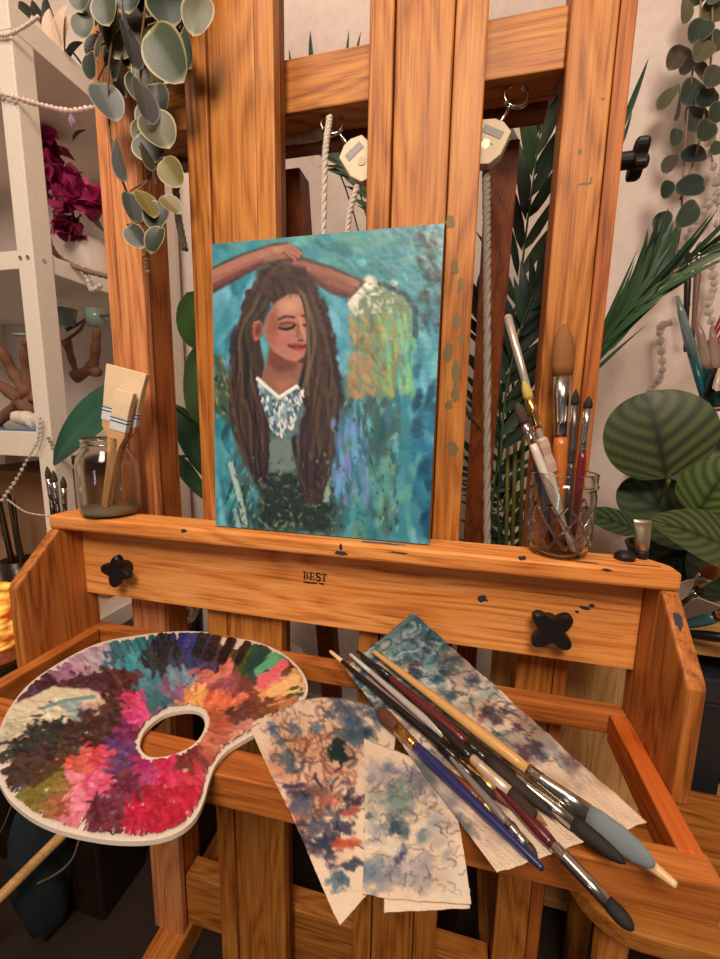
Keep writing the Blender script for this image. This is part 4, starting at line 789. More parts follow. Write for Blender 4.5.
hp = at(150, -70, Y=.02); MB().lathe([(.0004, 0), (.05, 0), (.066, .09), (.07, .10), (.062, .10), (.05, .085), (.0004, .085)], hp+Vector((0, -.0, 0)), 28).build('hanging_pot', mat('terracotta', (150, 92, 64), .8), TP, 0, True)
MB().tube([hp+Vector((0, 0, .09)), (hp.x, hp.y, 1.7)], .0015, 6).build('hanging_wire', STEEL, TP, 0, True)

# ------------------------------------------------------------------ hanging plant on the right, against the wall
EP = thing('hanging_eucalyptus_plant', 'dark grey-green trailing plant hanging against the wall at the upper right', 'plant', at(700, -60, Y=.52))
for x, y, l, w, an, c in ((678, 57, 30, 22, 55, (92, 78, 66)), (690, 63, 26, 14, 65, (56, 50, 48)), (700, 30, 30, 24, 60, G2), (714, 10, 28, 24, 20, (98, 100, 72)), (668, 97, 28, 11, 65, (88, 86, 66)), (678, 105, 30, 14, 80, (60, 62, 54)), (692, 92, 30, 26, 55, (66, 74, 70)), (707, 97, 26, 22, 35, (36, 50, 50)), (695, 118, 30, 26, 80, (72, 82, 74)), (706, 130, 24, 22, 60, (58, 72, 60)), (676, 137, 20, 14, 80, (66, 78, 66)), (694, 155, 28, 22, 10, (40, 50, 50)), (670, 163, 22, 11, 70, (70, 66, 60)), (691, 186, 32, 22, 10, (56, 72, 64)), (667, 189, 20, 14, 75, (44, 58, 50)), (688, 214, 32, 22, 45, (60, 76, 70)), (662, 222, 24, 15, 80, (52, 66, 54)), (678, 254, 22, 11, 5, (60, 80, 62)), (674, 263, 20, 9, 8, (58, 76, 60)), (664, 275, 18, 12, 20, (54, 70, 56)), (661, 277, 12, 9, 30, (84, 100, 86)), (703, 50, 26, 22, 60, (104, 100, 76)), (714, 42, 24, 20, 30, (84, 88, 66)), (686, 10, 26, 18, 80, (104, 100, 72)), (714, 76, 26, 22, 60, (80, 84, 72)), (700, 70, 24, 18, 120, (96, 88, 70)), (718, 112, 24, 20, 60, (60, 72, 60)), (696, -8, 28, 24, 70, G2), (714, -10, 28, 24, 70, G1), (717, 148, 16, 14, 50, (66, 84, 60))):
    mb = MB(); pxleaf(mb, x, y, l, w, D_(an+180), .52+random.uniform(-.03, .03), rim(jit(c, 6), (128, 130, 106), .12), 'oval'); mb.build('leaf', LEAFM, EP, 0, True)
mb = MB()
for pts in (((700, -60), (700, 20), (690, 90), (684, 160), (680, 230), (672, 275)), ((712, -60), (712, 40), (706, 100), (697, 150), (680, 200))): mb.tube(spline([at(x, y, Y=.535) for x, y in pts], 8), .0016, 6)
mb.build('vine', mat('pale_vine', (150, 132, 100), .7), EP, 0, True)

# ------------------------------------------------------------------ palm behind the easel
PALM = thing('parlor_palm', 'feathery green palm growing behind the easel between the right mast and the right post', 'plant', (.56, .40, FLZ))
def frond(name, pts, Y, n, ln, wd, spread, cols, droop=.2, both=True, Y2=None, start=.12, taper=.55):
    Y2 = Y if Y2 is None else Y2; m_ = len(pts)
    R_ = spline([at(x, y, Y=Y+(Y2-Y)*i/(m_-1)) for i, (x, y) in enumerate(pts)], 10); mb = MB(); N = len(R_)
    mb.tube(R_, [.0022-.0014*i/N for i in range(N)], 6, (70, 96, 48))
    for k in range(n):
        t = start+(1-start)*k/(n-1); i = min(N-2, int(t*(N-1))); p = R_[i]; d = (R_[i+1]-R_[i]).normalized()
        for sd in ((1, -1) if both else (both or 1,)):
            s = d.cross(FW).normalized()*sd; q = D_(spread)*(1-.5*t)+random.uniform(-.08, .08); v = d*math.cos(q)+s*math.sin(q)+FW*random.uniform(-.25, .15)
            L = ln*(1-taper*abs(t-.35)*1.2)*random.uniform(.88, 1.1); e = p+v*L+Vector((0, 0, -droop*L)); c = jit(random.choice(cols), 8)
            nn = -FW+s*random.uniform(-.5, .5)+UP*.3
            leaf(mb, p, e, wd*random.uniform(.85, 1.15), nn, .25, .06, 'blade', 7, 2, lambda t_, v_, c=c: tuple(z*(1-.12*abs(v_)) for z in c))
    return mb.build(name, vcol('palm_leaf', .5, .1, 400, 0, .4), PALM, 0, True)
PG = [(46, 76, 52), (56, 86, 56), (40, 66, 48), (62, 94, 60)]; PD = [(40, 64, 54), (48, 76, 60), (34, 54, 48), (52, 80, 62)]
frond('frond', [(512, 430), (515, 340), (524, 250), (534, 175), (543, 105)], .27, 12, .105, .015, 40, PG, .0, taper=.2)
frond('frond', [(500, 470), (505, 400), (520, 330), (545, 270)], .25, 13, .10, .014, 42, PD, .1)
frond('frond', [(490, 520), (500, 430), (492, 350), (478, 290)], .30, 13, .11, .014, 46, PD, .1)
frond('frond', [(500, 560), (498, 500), (505, 440), (525, 400)], .30, 13, .10, .009, 58, PD, .35)
frond('frond', [(508, 580), (512, 540), (500, 500), (480, 470)], .33, 12, .10, .010, 55, PD, .3)
frond('frond', [(535, 470), (575, 385), (630, 310), (730, 232)], .30, 11, .13, .0065, 22, PG, .06, Y2=.20, start=.3)
frond('frond', [(560, 420), (590, 370), (625, 320), (648, 280)], .36, 9, .13, .022, 16, PG, -.30, start=.45)
frond('frond', [(470, 420), (430, 300), (390, 210), (345, 158)], .40, 14, .13, .017, 32, PG, .10, start=.4)
for b, t, w, Y in (((622, 112), (650, 56), .010, .42), ((622, 128), (633, 110), .006, .42), ((312, 62), (310, 29), .010, .45), ((345, 62), (349, 28), .007, .45), ((352, 58), (361, 30), .007, .45), ((292, 60), (289, 48), .006, .45)):
    mb = MB(); leaf(mb, at(*b, Y=Y)-Vector((0, 0, .03)), at(*t, Y=Y), w, -FW, .2, .03, 'blade', 8, 2, lambda t_, v_: (44, 72, 56)); q = at(*b, Y=Y); mb.tube(spline([q-Vector((0, 0, .028)), (q.x*.6+.5*.4, .44, q.z-.35), (.49, .34, -.48)], 8), .0016, 5, (60, 86, 50)); mb.build('leaf_tip', vcol('palm_leaf'), PALM, 0, True)
mb = MB()
for a, b in (((516, 420), (512, 560)), ((524, 405), (520, 560)), ((508, 430), (506, 560)), ((535, 470), (528, 560))): mb.tube([at(*a, Y=.29), at(*b, Y=.30), (.55, .33, -.45)], .003, 6)
mb.build('stems', mat('yellow_green_stem', (128, 138, 60), .5), PALM, 0, True)
MB().lathe([(.0004, 0), (.10, 0), (.125, .25), (.13, .27), (.118, .27), (.11, .25), (.0004, .25)], (.42, .27, FLZ), 32).build('pot', mat('clay_pot', (120, 76, 54), .8), PALM, 0, True)
PALM.location = PALM.location

# ------------------------------------------------------------------ broad-leaved plant behind the left post
BP = thing('broad_leaf_plant', 'plant with broad plain green leaves behind the left post and the glass jar', 'plant', (.02, .40, FLZ))
def plain(c): return lambda t, v: tuple(min(255, z*(1.0+.10*math.cos(9*t+2*abs(v))+(.16 if abs(v) < .07 else 0))) for z in c)
def bleaf(b, t, w, Yb, Yt, c, n=(0, -1, .25), droop=.08, prof='ovate'):
    mb = MB(); leaf(mb, at(*b, Y=Yb), at(*t, Y=Yt), w, n, .12, droop, prof, 14, 8, plain(c)); mb.build('leaf', LEAFM, BP, 0, True)
bleaf((136, 376), (42, 464), .062, .17, .13, (44, 84, 66), (.25, -1, .35), .10)
bleaf((214, 350), (186, 292), .085, .27, .27, (62, 104, 36), (0, -1, .1), .02, 'oval')
bleaf((215, 455), (190, 345), .085, .29, .29, (76, 108, 66), (-.3, -1, .1), .05, 'oval')
bleaf((176, 405), (206, 480), .040, .26, .26, (34, 70, 40), (.3, -1, .1), .05)
bleaf((174, 455), (212, 505), .030, .27, .27, (44, 86, 50), (.3, -1, .1), .05)
bleaf((150, 410), (128, 470), .03, .27, .24, (36, 66, 44), (.3, -1, .1), .05)
mb = MB()
for p in ((136, 376), (214, 352), (215, 455), (176, 405), (174, 455), (150, 410)): mb.tube(spline([at(*p, Y=.27 if p[0] != 136 else .17), (.05, .33, .0), (.03, .38, -.48)], 8), .003, 6)
mb.build('stems', mat('green_stem', (70, 96, 44), .5), BP, 0, True)
MB().lathe([(.0004, 0), (.10, 0), (.12, .25), (.125, .27), (.112, .27), (.105, .25), (.0004, .25)], (.02, .46, FLZ), 32).build('pot', mat('white_glazed_pot', (200, 190, 176), .4), BP, 0, True)

# ------------------------------------------------------------------ calathea at the right
CP = thing('calathea_plant', 'calathea with big round striped green leaves right of the easel', 'plant', (.80, .42, -.19))
def stripes(lo, hi, n=7, k=.9):
    def f(t, v):
        s = .5+.5*math.cos(2*PI*(t*n-abs(v)**1.2*k*n*.42)); s = s**.75; e = .55+.45*abs(math.sin(PI*t)); a = s*min(1, abs(v)*6+.15)
        c = [lo[i]*(1-a)+hi[i]*a for i in range(3)]
        if abs(v) < .045: c = [z*.75 for z in c]
        return tuple(c)
    return f
LO, HI = (38, 50, 26), (84, 96, 54)
def cleaf(b, t, w, Yb, Yt, lo=LO, hi=HI, n=(0, -1, .1), droop=.06, prof='round', ns=7, cup=.10):
    mb = MB(); leaf(mb, at(*b, Y=Yb), at(*t, Y=Yt), w, n, cup, droop, prof, 44, 22, stripes(lo, hi, ns)); mb.build('leaf', vcol('calathea_leaf', .45, .1, 300, 0, .4), CP, 0, True)
cleaf((668, 479), (648, 392), .136, .26, .27, n=(-.1, -1, .15), ns=6)
cleaf((708, 538), (622, 486), .095, .30, .30, (30, 46, 28), (66, 84, 52), n=(0, -1, .35), ns=6)
cleaf((746, 552), (654, 518), .070, .20, .18, n=(-.1, -.9, .7), ns=7, prof='ovate')
cleaf((640, 530), (586, 512), .036, .27, .24, (34, 52, 30), (74, 92, 58), n=(0, -1, .5), ns=5, prof='oval')
cleaf((696, 515), (738, 452), .075, .24, .22, (46, 66, 30), (100, 116, 62), n=(-.5, -1, .3), ns=6, prof='ovate')
cleaf((705, 575), (655, 540), .07, .34, .33, (30, 48, 32), (60, 82, 56), n=(0, -1, .2), ns=6)
cleaf((690, 600), (668, 560), .06, .32, .32, (26, 42, 30), (48, 66, 46), n=(0, -1, .2), ns=5)
cleaf((730, 600), (700, 545), .08, .32, .32, (26, 42, 30), (48, 66, 46), n=(0, -1, .2), ns=5)
mb = MB()
for p, Y in (((669, 480), .26), ((708, 538), .30), ((738, 556), .20), ((640, 530), .27), ((696, 515), .24), ((705, 575), .34), ((690, 600), .32), ((730, 600), .32)): q = at(*p, Y=Y); mb.tube(spline([q, q.lerp(Vector((.80, .40, -.10)), .5)+Vector((.0, .0, .01)), (.86, .46, -.11)], 8), .0024, 6)
mb.build('stems', mat('pale_green_stem', (92, 112, 56), .5), CP, 0, True)
MB().lathe([(.0004, 0), (.05, 0), (.065, .075), (.07, .085), (.06, .085), (.055, .075), (.0004, .075)], (.86, .46, -.19), 28).build('pot', mat('dark_pot', (40, 36, 34), .5), CP, 0, True)

# ================================================================== LEFT: white shelf and what stands on it
SH = thing('white_shelf_unit', 'white wooden shelf unit at the left behind the easel', 'shelf', (-.55, .36, FLZ))
SW = mat('white_shelf_paint', (232, 222, 208), .4)
SX = -.238; SY = .210
def sp_(name, a, b, m=SW, bev=.0015): return MB().box(a, b).build(name, m, SH, bev)
for y in (SY, .545):
    for x in (SX-.034, -.86): sp_('post', (x, y, FLZ), (x+.034, y+.036, .748))
sp_('top_board', (-.86, SY-.001, .708), (SX+.001, .582, .7485))
sp_('shelf_board', (-.858, SY+.003, .362), (SX-.002, .579, .392)); sp_('shelf_board', (-.858, SY+.003, .038), (SX-.002, .579, .084)); sp_('shelf_board', (-.858, SY+.003, -.35), (SX-.002, .579, -.31))
sp_('back_panel', (-.86, .581, FLZ+.1), (SX, .590, .74), mat('lavender_white_panel', (222, 208, 204), .5), 0)
mb = MB()
for z in (.384, .384): pass
for x, y, z in ((SX-.010, SY-.001, .378), (SX-.026, SY-.001, .378)): mb.tube([(x, y+.001, z), (x, y-.0012, z)], .0032, 12)
mb.tube([(SX-.001, SY+.018, .378), (SX+.0014, SY+.018, .378)], .0032, 12)
mb.build('screw_head', STEEL, SH)
# magenta flowers on the middle shelf
FLW = thing('magenta_flower_spray', 'spray of magenta bougainvillea blossoms leaning across the middle white shelf', 'flowers', (-.28, .40, .392))
PM = vcol('magenta_petal', .6, .2, 300)
for i, (x, y, r) in enumerate(((42, 138, .040), (52, 152, .044), (40, 165, .040), (58, 172, .046), (72, 182, .044), (80, 196, .046), (90, 205, .042), (100, 200, .036), (66, 204, .036), (74, 220, .034), (62, 226, .030), (78, 236, .026), (46, 190, .034))):
    c = at(x, y, Y=.40+.03*math.sin(i*2.3)); mb = MB(); k0 = (176, 20, 102) if i < 9 else (140, 14, 70)
    for k in range(15):
        d = Vector((random.gauss(0, 1), random.gauss(0, 1)-.5, random.gauss(0, 1))).normalized(); n = Vector((random.gauss(0, 1), random.gauss(0, 1), random.gauss(0, 1))).normalized(); cc = jit(k0, 26)
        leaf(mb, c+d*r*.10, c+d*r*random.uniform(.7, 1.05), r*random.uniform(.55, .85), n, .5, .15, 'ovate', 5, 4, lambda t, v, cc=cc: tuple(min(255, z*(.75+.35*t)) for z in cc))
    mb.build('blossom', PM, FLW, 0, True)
mb = MB(); mb.tube(spline([at(34, 130, Y=.42), at(55, 175, Y=.42), at(70, 205, Y=.42), at(80, 245, Y=.42)], 8), .003, 6)
for a, b in (((50, 212), (66, 207)), ((84, 128), (70, 140)), ((104, 232), (92, 215)), ((48, 235), (62, 216))): leaf(mb, at(*b, Y=.40), at(*a, Y=.39), .014, (0, -1, .2), .2, .1, 'blade', 6, 2)
mb.build('stem_and_leaves', mat('dull_green_stem', (70, 72, 44), .6), FLW, 0, True)
MB().lathe([(.0004, 0), (.035, 0), (.05, .04), (.045, .09), (.03, .11), (.026, .11), (.0004, .10)], (-.36, .44, .392), 24).build('vase', mat('white_vase', (220, 206, 196), .4), FLW, 0, True)
WOODT = mat('driftwood', (124, 84, 62), .85, bump=1, bscale=120); TEALG = mat('teal_glass', (176, 208, 198), .12, trans=.5)
def branch(mb, px, r, Ys): P = [at(x, y, Y=Ys+.012*math.sin(i*1.7)) for i, (x, y) in enumerate(px)]; S_ = spline(P, 6); n = len(S_); mb.tube(S_, [r*(1-.5*i/n)*(1+.12*math.sin(i*1.3)) for i in range(n)], 8)
DW = thing('driftwood_candle_holder', 'brown driftwood branches standing on the low white shelf left of its post', 'driftwood', at(20, 425, Y=.30))
mb = MB()
for px, r in (([(30, 415), (28, 380), (26, 350), (29, 338)], .014), ([(28, 395), (15, 375), (2, 352), (-14, 330)], .013), ([(30, 410), (10, 392), (-20, 372)], .015), ([(-12, 426), (10, 412), (24, 392)], .015), ([(34, 402), (36, 380), (33, 365)], .010)): branch(mb, px, r, .29)
mb.build('branches', WOODT, DW, 0, True)
MB().lathe([(.0004, 0), (.018, 0), (.020, .004), (.0004, .005)], at(25, 337, Y=.29), 20).build('candle_cup', TEALG, DW, 0, True)
DV = thing('driftwood_candle_holder', 'brown driftwood candle holder with two teal glass cups right of the white shelf post', 'driftwood', at(85, 376, Y=.36))
mb = MB()
for px, r in (([(74, 378), (92, 366), (96, 345), (97, 328)], .013), ([(98, 372), (84, 372), (70, 374)], .010), ([(66, 340), (72, 360), (78, 378)], .009), ([(64, 342), (80, 330), (88, 318), (110, 315)], .004), ([(66, 330), (75, 326), (90, 316)], .004)): branch(mb, px, r, .36)
mb.build('branches', WOODT, DV, 0, True)
for x, y in ((66, 326), (97, 327)): MB().lathe([(.0004, 0), (.017, .0), (.0235, .034), (.0215, .034), (.015, .003), (.0004, .003)], at(x, y, Y=.36), 20).build('candle_cup', TEALG, DV, 0, True)
mb = MB()
for k in range(9): o = at(23+random.uniform(-8, 20), 415+random.uniform(-6, 4), Y=.262); mb.ball((o.x, .262, .084+.014+random.uniform(0, .012)), random.uniform(.011, .017), None, 10, 7, .12)
tag(mb.build('white_coral', mat('white_coral', (222, 208, 190), .9, bump=1.5, bscale=90), None, 0, True), 'lumpy white coral piece on the low white shelf', 'coral')
tag(MB().prism([(-.70, .225, .0845), (-.285, .225, .0845), (-.275, .36, .0845), (-.70, .36, .0845)], (0, 0, .004)).build('blue_tray', mat('blue_resin', (70, 120, 156), .2, coat=.5), None, .001), 'thin marbled blue tray lying along the low white shelf edge', 'tray')
tag(MB().box((-.70, .36, -.309), (-.30, .56, -.02)).build('cardboard_box', mat('brown_cardboard', (150, 114, 84), .9), None, .004), 'plain brown cardboard box under the low white shelf', 'box')
def beads(name, label, px, Y, n, r, m, pend=None, cat='beads', wire=True):
    P = spline([at(x, y, Y=Y) for x, y in px], 12); t = thing(name, label, cat, P[len(P)//2]); N = len(P)
    mb = MB()
    if wire: mb.tube(P, r*.3, 5)
    for k in range(n): f = (N-1)*k/(n-1); i = min(N-2, int(f)); mb.ball(P[i].lerp(P[i+1], f-i), r*random.uniform(.8, 1.15), None, 8, 6)
    mb.build('beads', m, t, 0, True)
    if pend: MB().lathe([(.0004, 0), (r*.7, r*.8), (r*1.1, r*2), (r*.6, r*3.6), (.0004, r*4.6)], at(*pend, Y=Y)-Vector((0, 0, r*4.6)), 8).build('pendant', mat('lilac_crystal', (206, 176, 222), .05, trans=.6), t)
    return t
PRL = mat('pearl_bead', (226, 200, 190), .2, coat=.6); CLB = mat('clear_bead', (236, 226, 216), .08, trans=.5)
beads('bead_garland', 'pinkish pearl string with a lilac crystal drop across the white shelf top', [(-12, 90), (20, 99), (45, 106), (70, 111), (96, 107)], .203, 22, .0042, PRL, (71, 113))
beads('bead_garland', 'draped beaded trim sagging from the white shelf top at the left edge', [(-8, 36), (10, 34), (25, 26), (38, 17)], .205, 22, .0030, PRL)
beads('bead_garland', 'string of small shiny beads hanging below the low white shelf', [(2, 500), (16, 480), (28, 458), (38, 440), (40, 418)], .20, 20, .0034, CLB)
beads('bead_garland', 'grey twisted bead string right of the white shelf post near the glass jar', [(48, 438), (56, 452), (64, 460), (74, 468)], .205, 14, .0036, mat('grey_bead', (150, 140, 130), .3))
beads('bead_garland', 'thin chain of tiny pale beads running to the left end of the ledge', [(8, 500), (26, 512), (48, 516)], .06, 24, .0014, CLB)
beads('twig_garland', 'knotted twig and bead garland along the side of the middle white shelf', [(48, 238), (54, 252), (66, 262), (84, 270), (106, 276)], .285, 30, .0050, mat('twig_grey', (128, 108, 92), .8), cat='garland')
beads('bead_garland', 'bunch of clear beads hanging in the open side of the white shelf', [(84, 268), (88, 280), (92, 290), (100, 286)], .29, 9, .005, CLB)
wf = thing('white_flower', 'white flower on top of the white shelf beside the trailing plant', 'flower', at(50, 55, Y=.30))
mb = MB()
for b, t, w in (((58, 50), (46, 6), .030), ((62, 52), (70, 12), .028), ((52, 52), (28, 12), .022), ((60, 52), (64, 2), .030)): leaf(mb, at(*b, Y=.30), at(*t, Y=.29), w, (0, -1, .2), .5, .1, 'ovate', 8, 5)
mb.build('petals', mat('cream_petal', (216, 194, 172), .6), wf, 0, True)
mb = MB()
for b, t, w in (((60, 60), (26, -6), .03), ((50, 45), (14, -4), .03), ((66, 62), (80, 40), .025), ((62, 60), (40, -10), .03)): leaf(mb, at(*b, Y=.33), at(*t, Y=.32), w, (0, -1, .2), .3, .1, 'ovate', 8, 4)
mb.build('leaves', mat('dark_leaf', (44, 52, 40), .5), wf, 0, True)
MB().tube(spline([at(60, 60, Y=.31), at(70, 50, Y=.34), (-.24, .36, .748)], 6), .002, 6).build('stem', mat('dark_leaf', (44, 52, 40), .5), wf, 0, True)
# glowing amber lamp and dark brushes at the far left
LC = at(-9, 612, Y=.17); LX = LC.x
lm = thing('amber_mosaic_lamp', 'glowing amber glass lamp on a dark stand at the left edge', 'lamp', (LX, .17, LC.z-.098))
AM = bpy.data.materials.new('amber_crackle_glow'); AM.use_nodes = True; nt = AM.node_tree; b = nt.nodes['Principled BSDF']
vo = nt.nodes.new('ShaderNodeTexVoronoi'); vo.inputs['Scale'].default_value = 34; tc = nt.nodes.new('ShaderNodeTexCoord'); mp = nt.nodes.new('ShaderNodeMapping'); mp.inputs['Scale'].default_value = (1, 1, 2.6)
nt.links.new(tc.outputs['Object'], mp.inputs[0]); nt.links.new(mp.outputs[0], vo.inputs['Vector']); rp = nt.nodes.new('ShaderNodeValToRGB'); rp.color_ramp.elements[0].color = S(255, 196, 84)+(1,); rp.color_ramp.elements[1].color = S(140, 48, 8)+(1,); rp.color_ramp.elements[1].position = .75
nt.links.new(vo.outputs['Distance'], rp.inputs[0]); nt.links.new(rp.outputs[0], b.inputs['Base Color']); nt.links.new(rp.outputs[0], b.inputs['Emission Color']); b.inputs['Emission Strength'].default_value = 1.25; b.inputs['Roughness'].default_value = .3
mb = MB(); mb.lathe([(.0004, 0), (.03, .002), (.042, .015), (.050, .04), (.052, .07), (.048, .10), (.034, .122), (.0004, .13)], (LX, .17, LC.z-.074), 20); mb.v = [(x+random.uniform(-.003, .003), y+random.uniform(-.003, .003), z+random.uniform(-.003, .003)) for x, y, z in mb.v]; mb.build('glass_shade', AM, lm, 0, False)
MB().lathe([(.0004, 0), (.05, 0), (.055, .012), (.04, .026), (.0004, .026)], (LX, .17, LC.z-.098), 24).build('base', OAKD['x'], lm, .001)
lj_ = bpy.data.lights.new('lamp_bulb', 'POINT'); lj_.energy = .35; lj_.color = (1, .55, .2); lj_.shadow_soft_size = .05; lo = bpy.data.objects.new('lamp_bulb', lj_); COL.objects.link(lo); lo.location = (LX+.03, .06, LC.z+.06)
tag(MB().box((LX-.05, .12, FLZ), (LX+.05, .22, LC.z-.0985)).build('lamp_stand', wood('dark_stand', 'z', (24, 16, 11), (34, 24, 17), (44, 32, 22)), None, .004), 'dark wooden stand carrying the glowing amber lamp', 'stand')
q = at(22, 592, Y=.30); bj = thing('brush_tumbler', 'dark tumbler holding black brushes behind the lamp at the left edge', 'tumbler', (q.x, .30, -.309))
MB().lathe([(.0004, 0), (.028, 0), (.034, .10), (.031, .10), (.026, .004), (.0004, .004)], (q.x, .30, -.309), 24).build('tumbler_body', mat('smoked_cup', (44, 34, 28), .3), bj, 0, True)
q = Vector((q.x, .30, -.300))
for lab, t, c, r in (('black brush leaning left in the tumbler behind the lamp, longest', (-6, 474), (26, 22, 20), .0062), ('black brush with a steel band in the tumbler behind the lamp', (8, 492), (24, 20, 20), .0070), ('dark brown brush low in the tumbler behind the lamp', (-4, 512), (74, 44, 30), .006), ('thin black brush standing rightmost in the tumbler behind the lamp', (14, 500), (18, 18, 18), .0046)):
    b0 = q+Vector((random.uniform(.0, .015), random.uniform(-.012, .012), .004)); tp = at(*t, Y=.27); brush(lab, tp+(tp-b0)*.0, b0+(tp-b0)*.02, r, c, None, (40, 32, 26), lf=.12, lb=.06, name='paint_brush')
q = Vector((at(56, 540, Y=.11).x, .12, -.28))
tag(MB().lathe([(.0004, 0), (.022, 0), (.024, .14), (.021, .14), (.020, .004), (.0004, .004)], (q.x, .12, -.3), 20).build('brush_tumbler', BLACK, None, 0, True), 'black cup behind the left end of the ledge holding three dark brushes', 'tumbler')
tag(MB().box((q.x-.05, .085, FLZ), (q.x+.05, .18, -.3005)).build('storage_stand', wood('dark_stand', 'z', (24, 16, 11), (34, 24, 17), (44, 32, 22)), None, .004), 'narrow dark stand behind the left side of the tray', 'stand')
for lab, t, c in (('dark brush leaning left behind the left end of the ledge', (47, 466), (30, 26, 24)), ('dark upright brush behind the left end of the ledge', (53, 470), (40, 32, 26)), ('black thin brush leaning right behind the left end of the ledge', (63, 476), (24, 22, 20))):
    brush(lab, q+Vector((random.uniform(-.008, .008), 0, -.008)), at(*t, Y=.12), .0042, c, None, (64, 50, 40), lf=.10, lb=.06)
# small glass jar seen under the apron board at the left
g2 = thing('glass_jar', 'small glass jar with crumpled foil seen under the apron board beside the left post', 'jar', (.018, .20, -.30))
MB().lathe([(.0004, 0), (.034, 0), (.037, .01), (.037, .11), (.030, .125), (.030, .14), (.028, .14), (.0275, .124), (.034, .109), (.034, .004), (.0004, .004)], (.018, .20, -.30), 28).build('glass_body', GL, g2, 0, True)
mb = MB()
for k in range(26): mb.ball((.018+random.uniform(-.02, .02), .20+random.uniform(-.02, .02), -.295+random.uniform(.01, .10)), random.uniform(.006, .011), None, 6, 4, .35)
mb.build('crumpled_foil', mat('foil', (176, 156, 130), .3, .7), g2)
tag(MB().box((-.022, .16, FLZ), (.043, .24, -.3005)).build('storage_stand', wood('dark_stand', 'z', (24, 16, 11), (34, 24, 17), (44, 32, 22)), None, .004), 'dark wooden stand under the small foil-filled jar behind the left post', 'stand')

# ================================================================== RIGHT: strands, brushes, cart, stool
for lab, px, n in (('strand of white glass beads hanging lowest on the wall between the easel and the leaf', [(672, 322), (660, 330), (662, 372), (648, 395), (640, 440), (628, 520)], 24), ('strand of pale crystals hanging in front of the trailing plant at the right edge', [(714, 122), (710, 150), (718, 190), (706, 208), (690, 232), (686, 262), (688, 330)], 18), ('long strand of white beads at the right edge of the picture', [(722, 150), (718, 220), (712, 262), (714, 286), (708, 305), (714, 330)], 15)):
    t = beads('glass_bead_strand', lab, px, .56, n, .0075, CLB)
WS = MB(); tag(WS.box((.852, .36, .098), (1.20, .60, .140)).build('wall_shelf', SW, None, .003), 'white wall shelf end at the right edge behind the round calathea leaf', 'shelf')
tag(MB().box((.845, .40, -.02), (1.20, .60, .096)).build('grey_storage_box', mat('grey_box', (150, 146, 146), .6), None, .004), 'pale grey box under the white wall shelf at the right edge', 'box')
tu = Vector((.868, .40, .1405))
tag(MB().lathe([(.0004, 0), (.020, 0), (.026, .065), (.024, .065), (.0185, .004), (.0004, .004)], tu, 28).build('glass_tumbler', GL, None, 0, True), 'small clear tumbler of brushes on the white wall shelf', 'tumbler')
CLR = [('clear teal-based brush leaning left in the tumbler', (677, 296), (150, 176, 176)), ('clear teal-based brush, second from left in the tumbler', (688, 330), (160, 170, 168)), ('clear pinkish brush in the middle of the tumbler', (698, 322), (196, 172, 160)), ('clear pinkish brush leaning right in the tumbler', (712, 326), (196, 170, 158)), ('clear brush leaning farthest right in the tumbler', (722, 338), (190, 170, 164))]
for i, (lab, t, c) in enumerate(CLR):
    b0 = tu+Vector((-.012+.006*i, .004*(i % 2), .006)); tp = at(*t, Y=.40); th = thing('acrylic_brush', lab+' on the white shelf', 'brush', b0, 'clear brushes in the tumbler'); D = tp-b0
    MB().tube([b0, b0+D*.2, b0+D*.45], [.0045, .0055, .006], 10).build('teal_base', mat('teal_acrylic', (36, 104, 112), .2, trans=.2), th, 0, True)
    MB().tube([b0+D*.45, b0+D*.6, b0+D*.85, b0+D], [.006, .0068, .0052, .002], 10).build('clear_handle', mat('clear_acrylic_%d' % i, c, .1, trans=.5), th, 0, True)
for lab, a, b_, c in (('black brush standing upright behind the palm tips at the right', (686, 272), (685, 352), (26, 22, 28)), ('thin brown brush next to the black one behind the palm tips', (697, 262), (692, 350), (130, 100, 84))):
    brush(lab, at(*b_, Y=.42), at(*a, Y=.42)+Vector((0, 0, .03)), .0048, c, None, c, lf=.1, lb=.08)
for lab, a, b_ in (('red brush handle slanting at the right edge above the tumbler', (734, 296), (702, 356)), ('red brush handle lower right beside the tumbler, mostly cut off', (735, 318), (714, 348))): brush(lab, at(*b_, Y=.43), at(*a, Y=.43)+Vector((.02, 0, .05)), .0062, (150, 24, 44), None, (60, 30, 30), lf=.1, lb=.08)
CT = thing('storage_cart', 'wooden storage cart behind the right side of the tray', 'cart', (.85, .43, FLZ))
def cb(name, a, b, m): return MB().box(a, b).build(name, m, CT, .002)
cb('top_board', (.62, .27, -.210), (1.15, .60, -.190), PINE['x']); cb('shelf_board', (.635, .27, -.47), (1.14, .60, -.452), PINE['x']); cb('shelf_board', (.635, .27, FLZ+.04), (1.14, .60, FLZ+.058), PINE['x'])
cb('side_panel', (.62, .27, FLZ), (.634, .60, -.211), PINE['z']); cb('side_panel', (1.136, .27, FLZ), (1.15, .60, -.211), PINE['z']); cb('back_panel', (.634, .588, FLZ+.06), (1.136, .599, -.211), OAKD['x'])
tag(MB().box((.535, .175, -.42), (.735, .187, -.085)).build('plywood_panel', PINE['z'], None, .001), 'pale plywood panel standing behind the tray at the right', 'panel')
tag(MB().box((.61, .165, FLZ), (.63, .235, -.4205)).build('storage_crate', OAKD['x'], None, .003), 'dark crate low behind the tray carrying the plywood panel', 'crate')
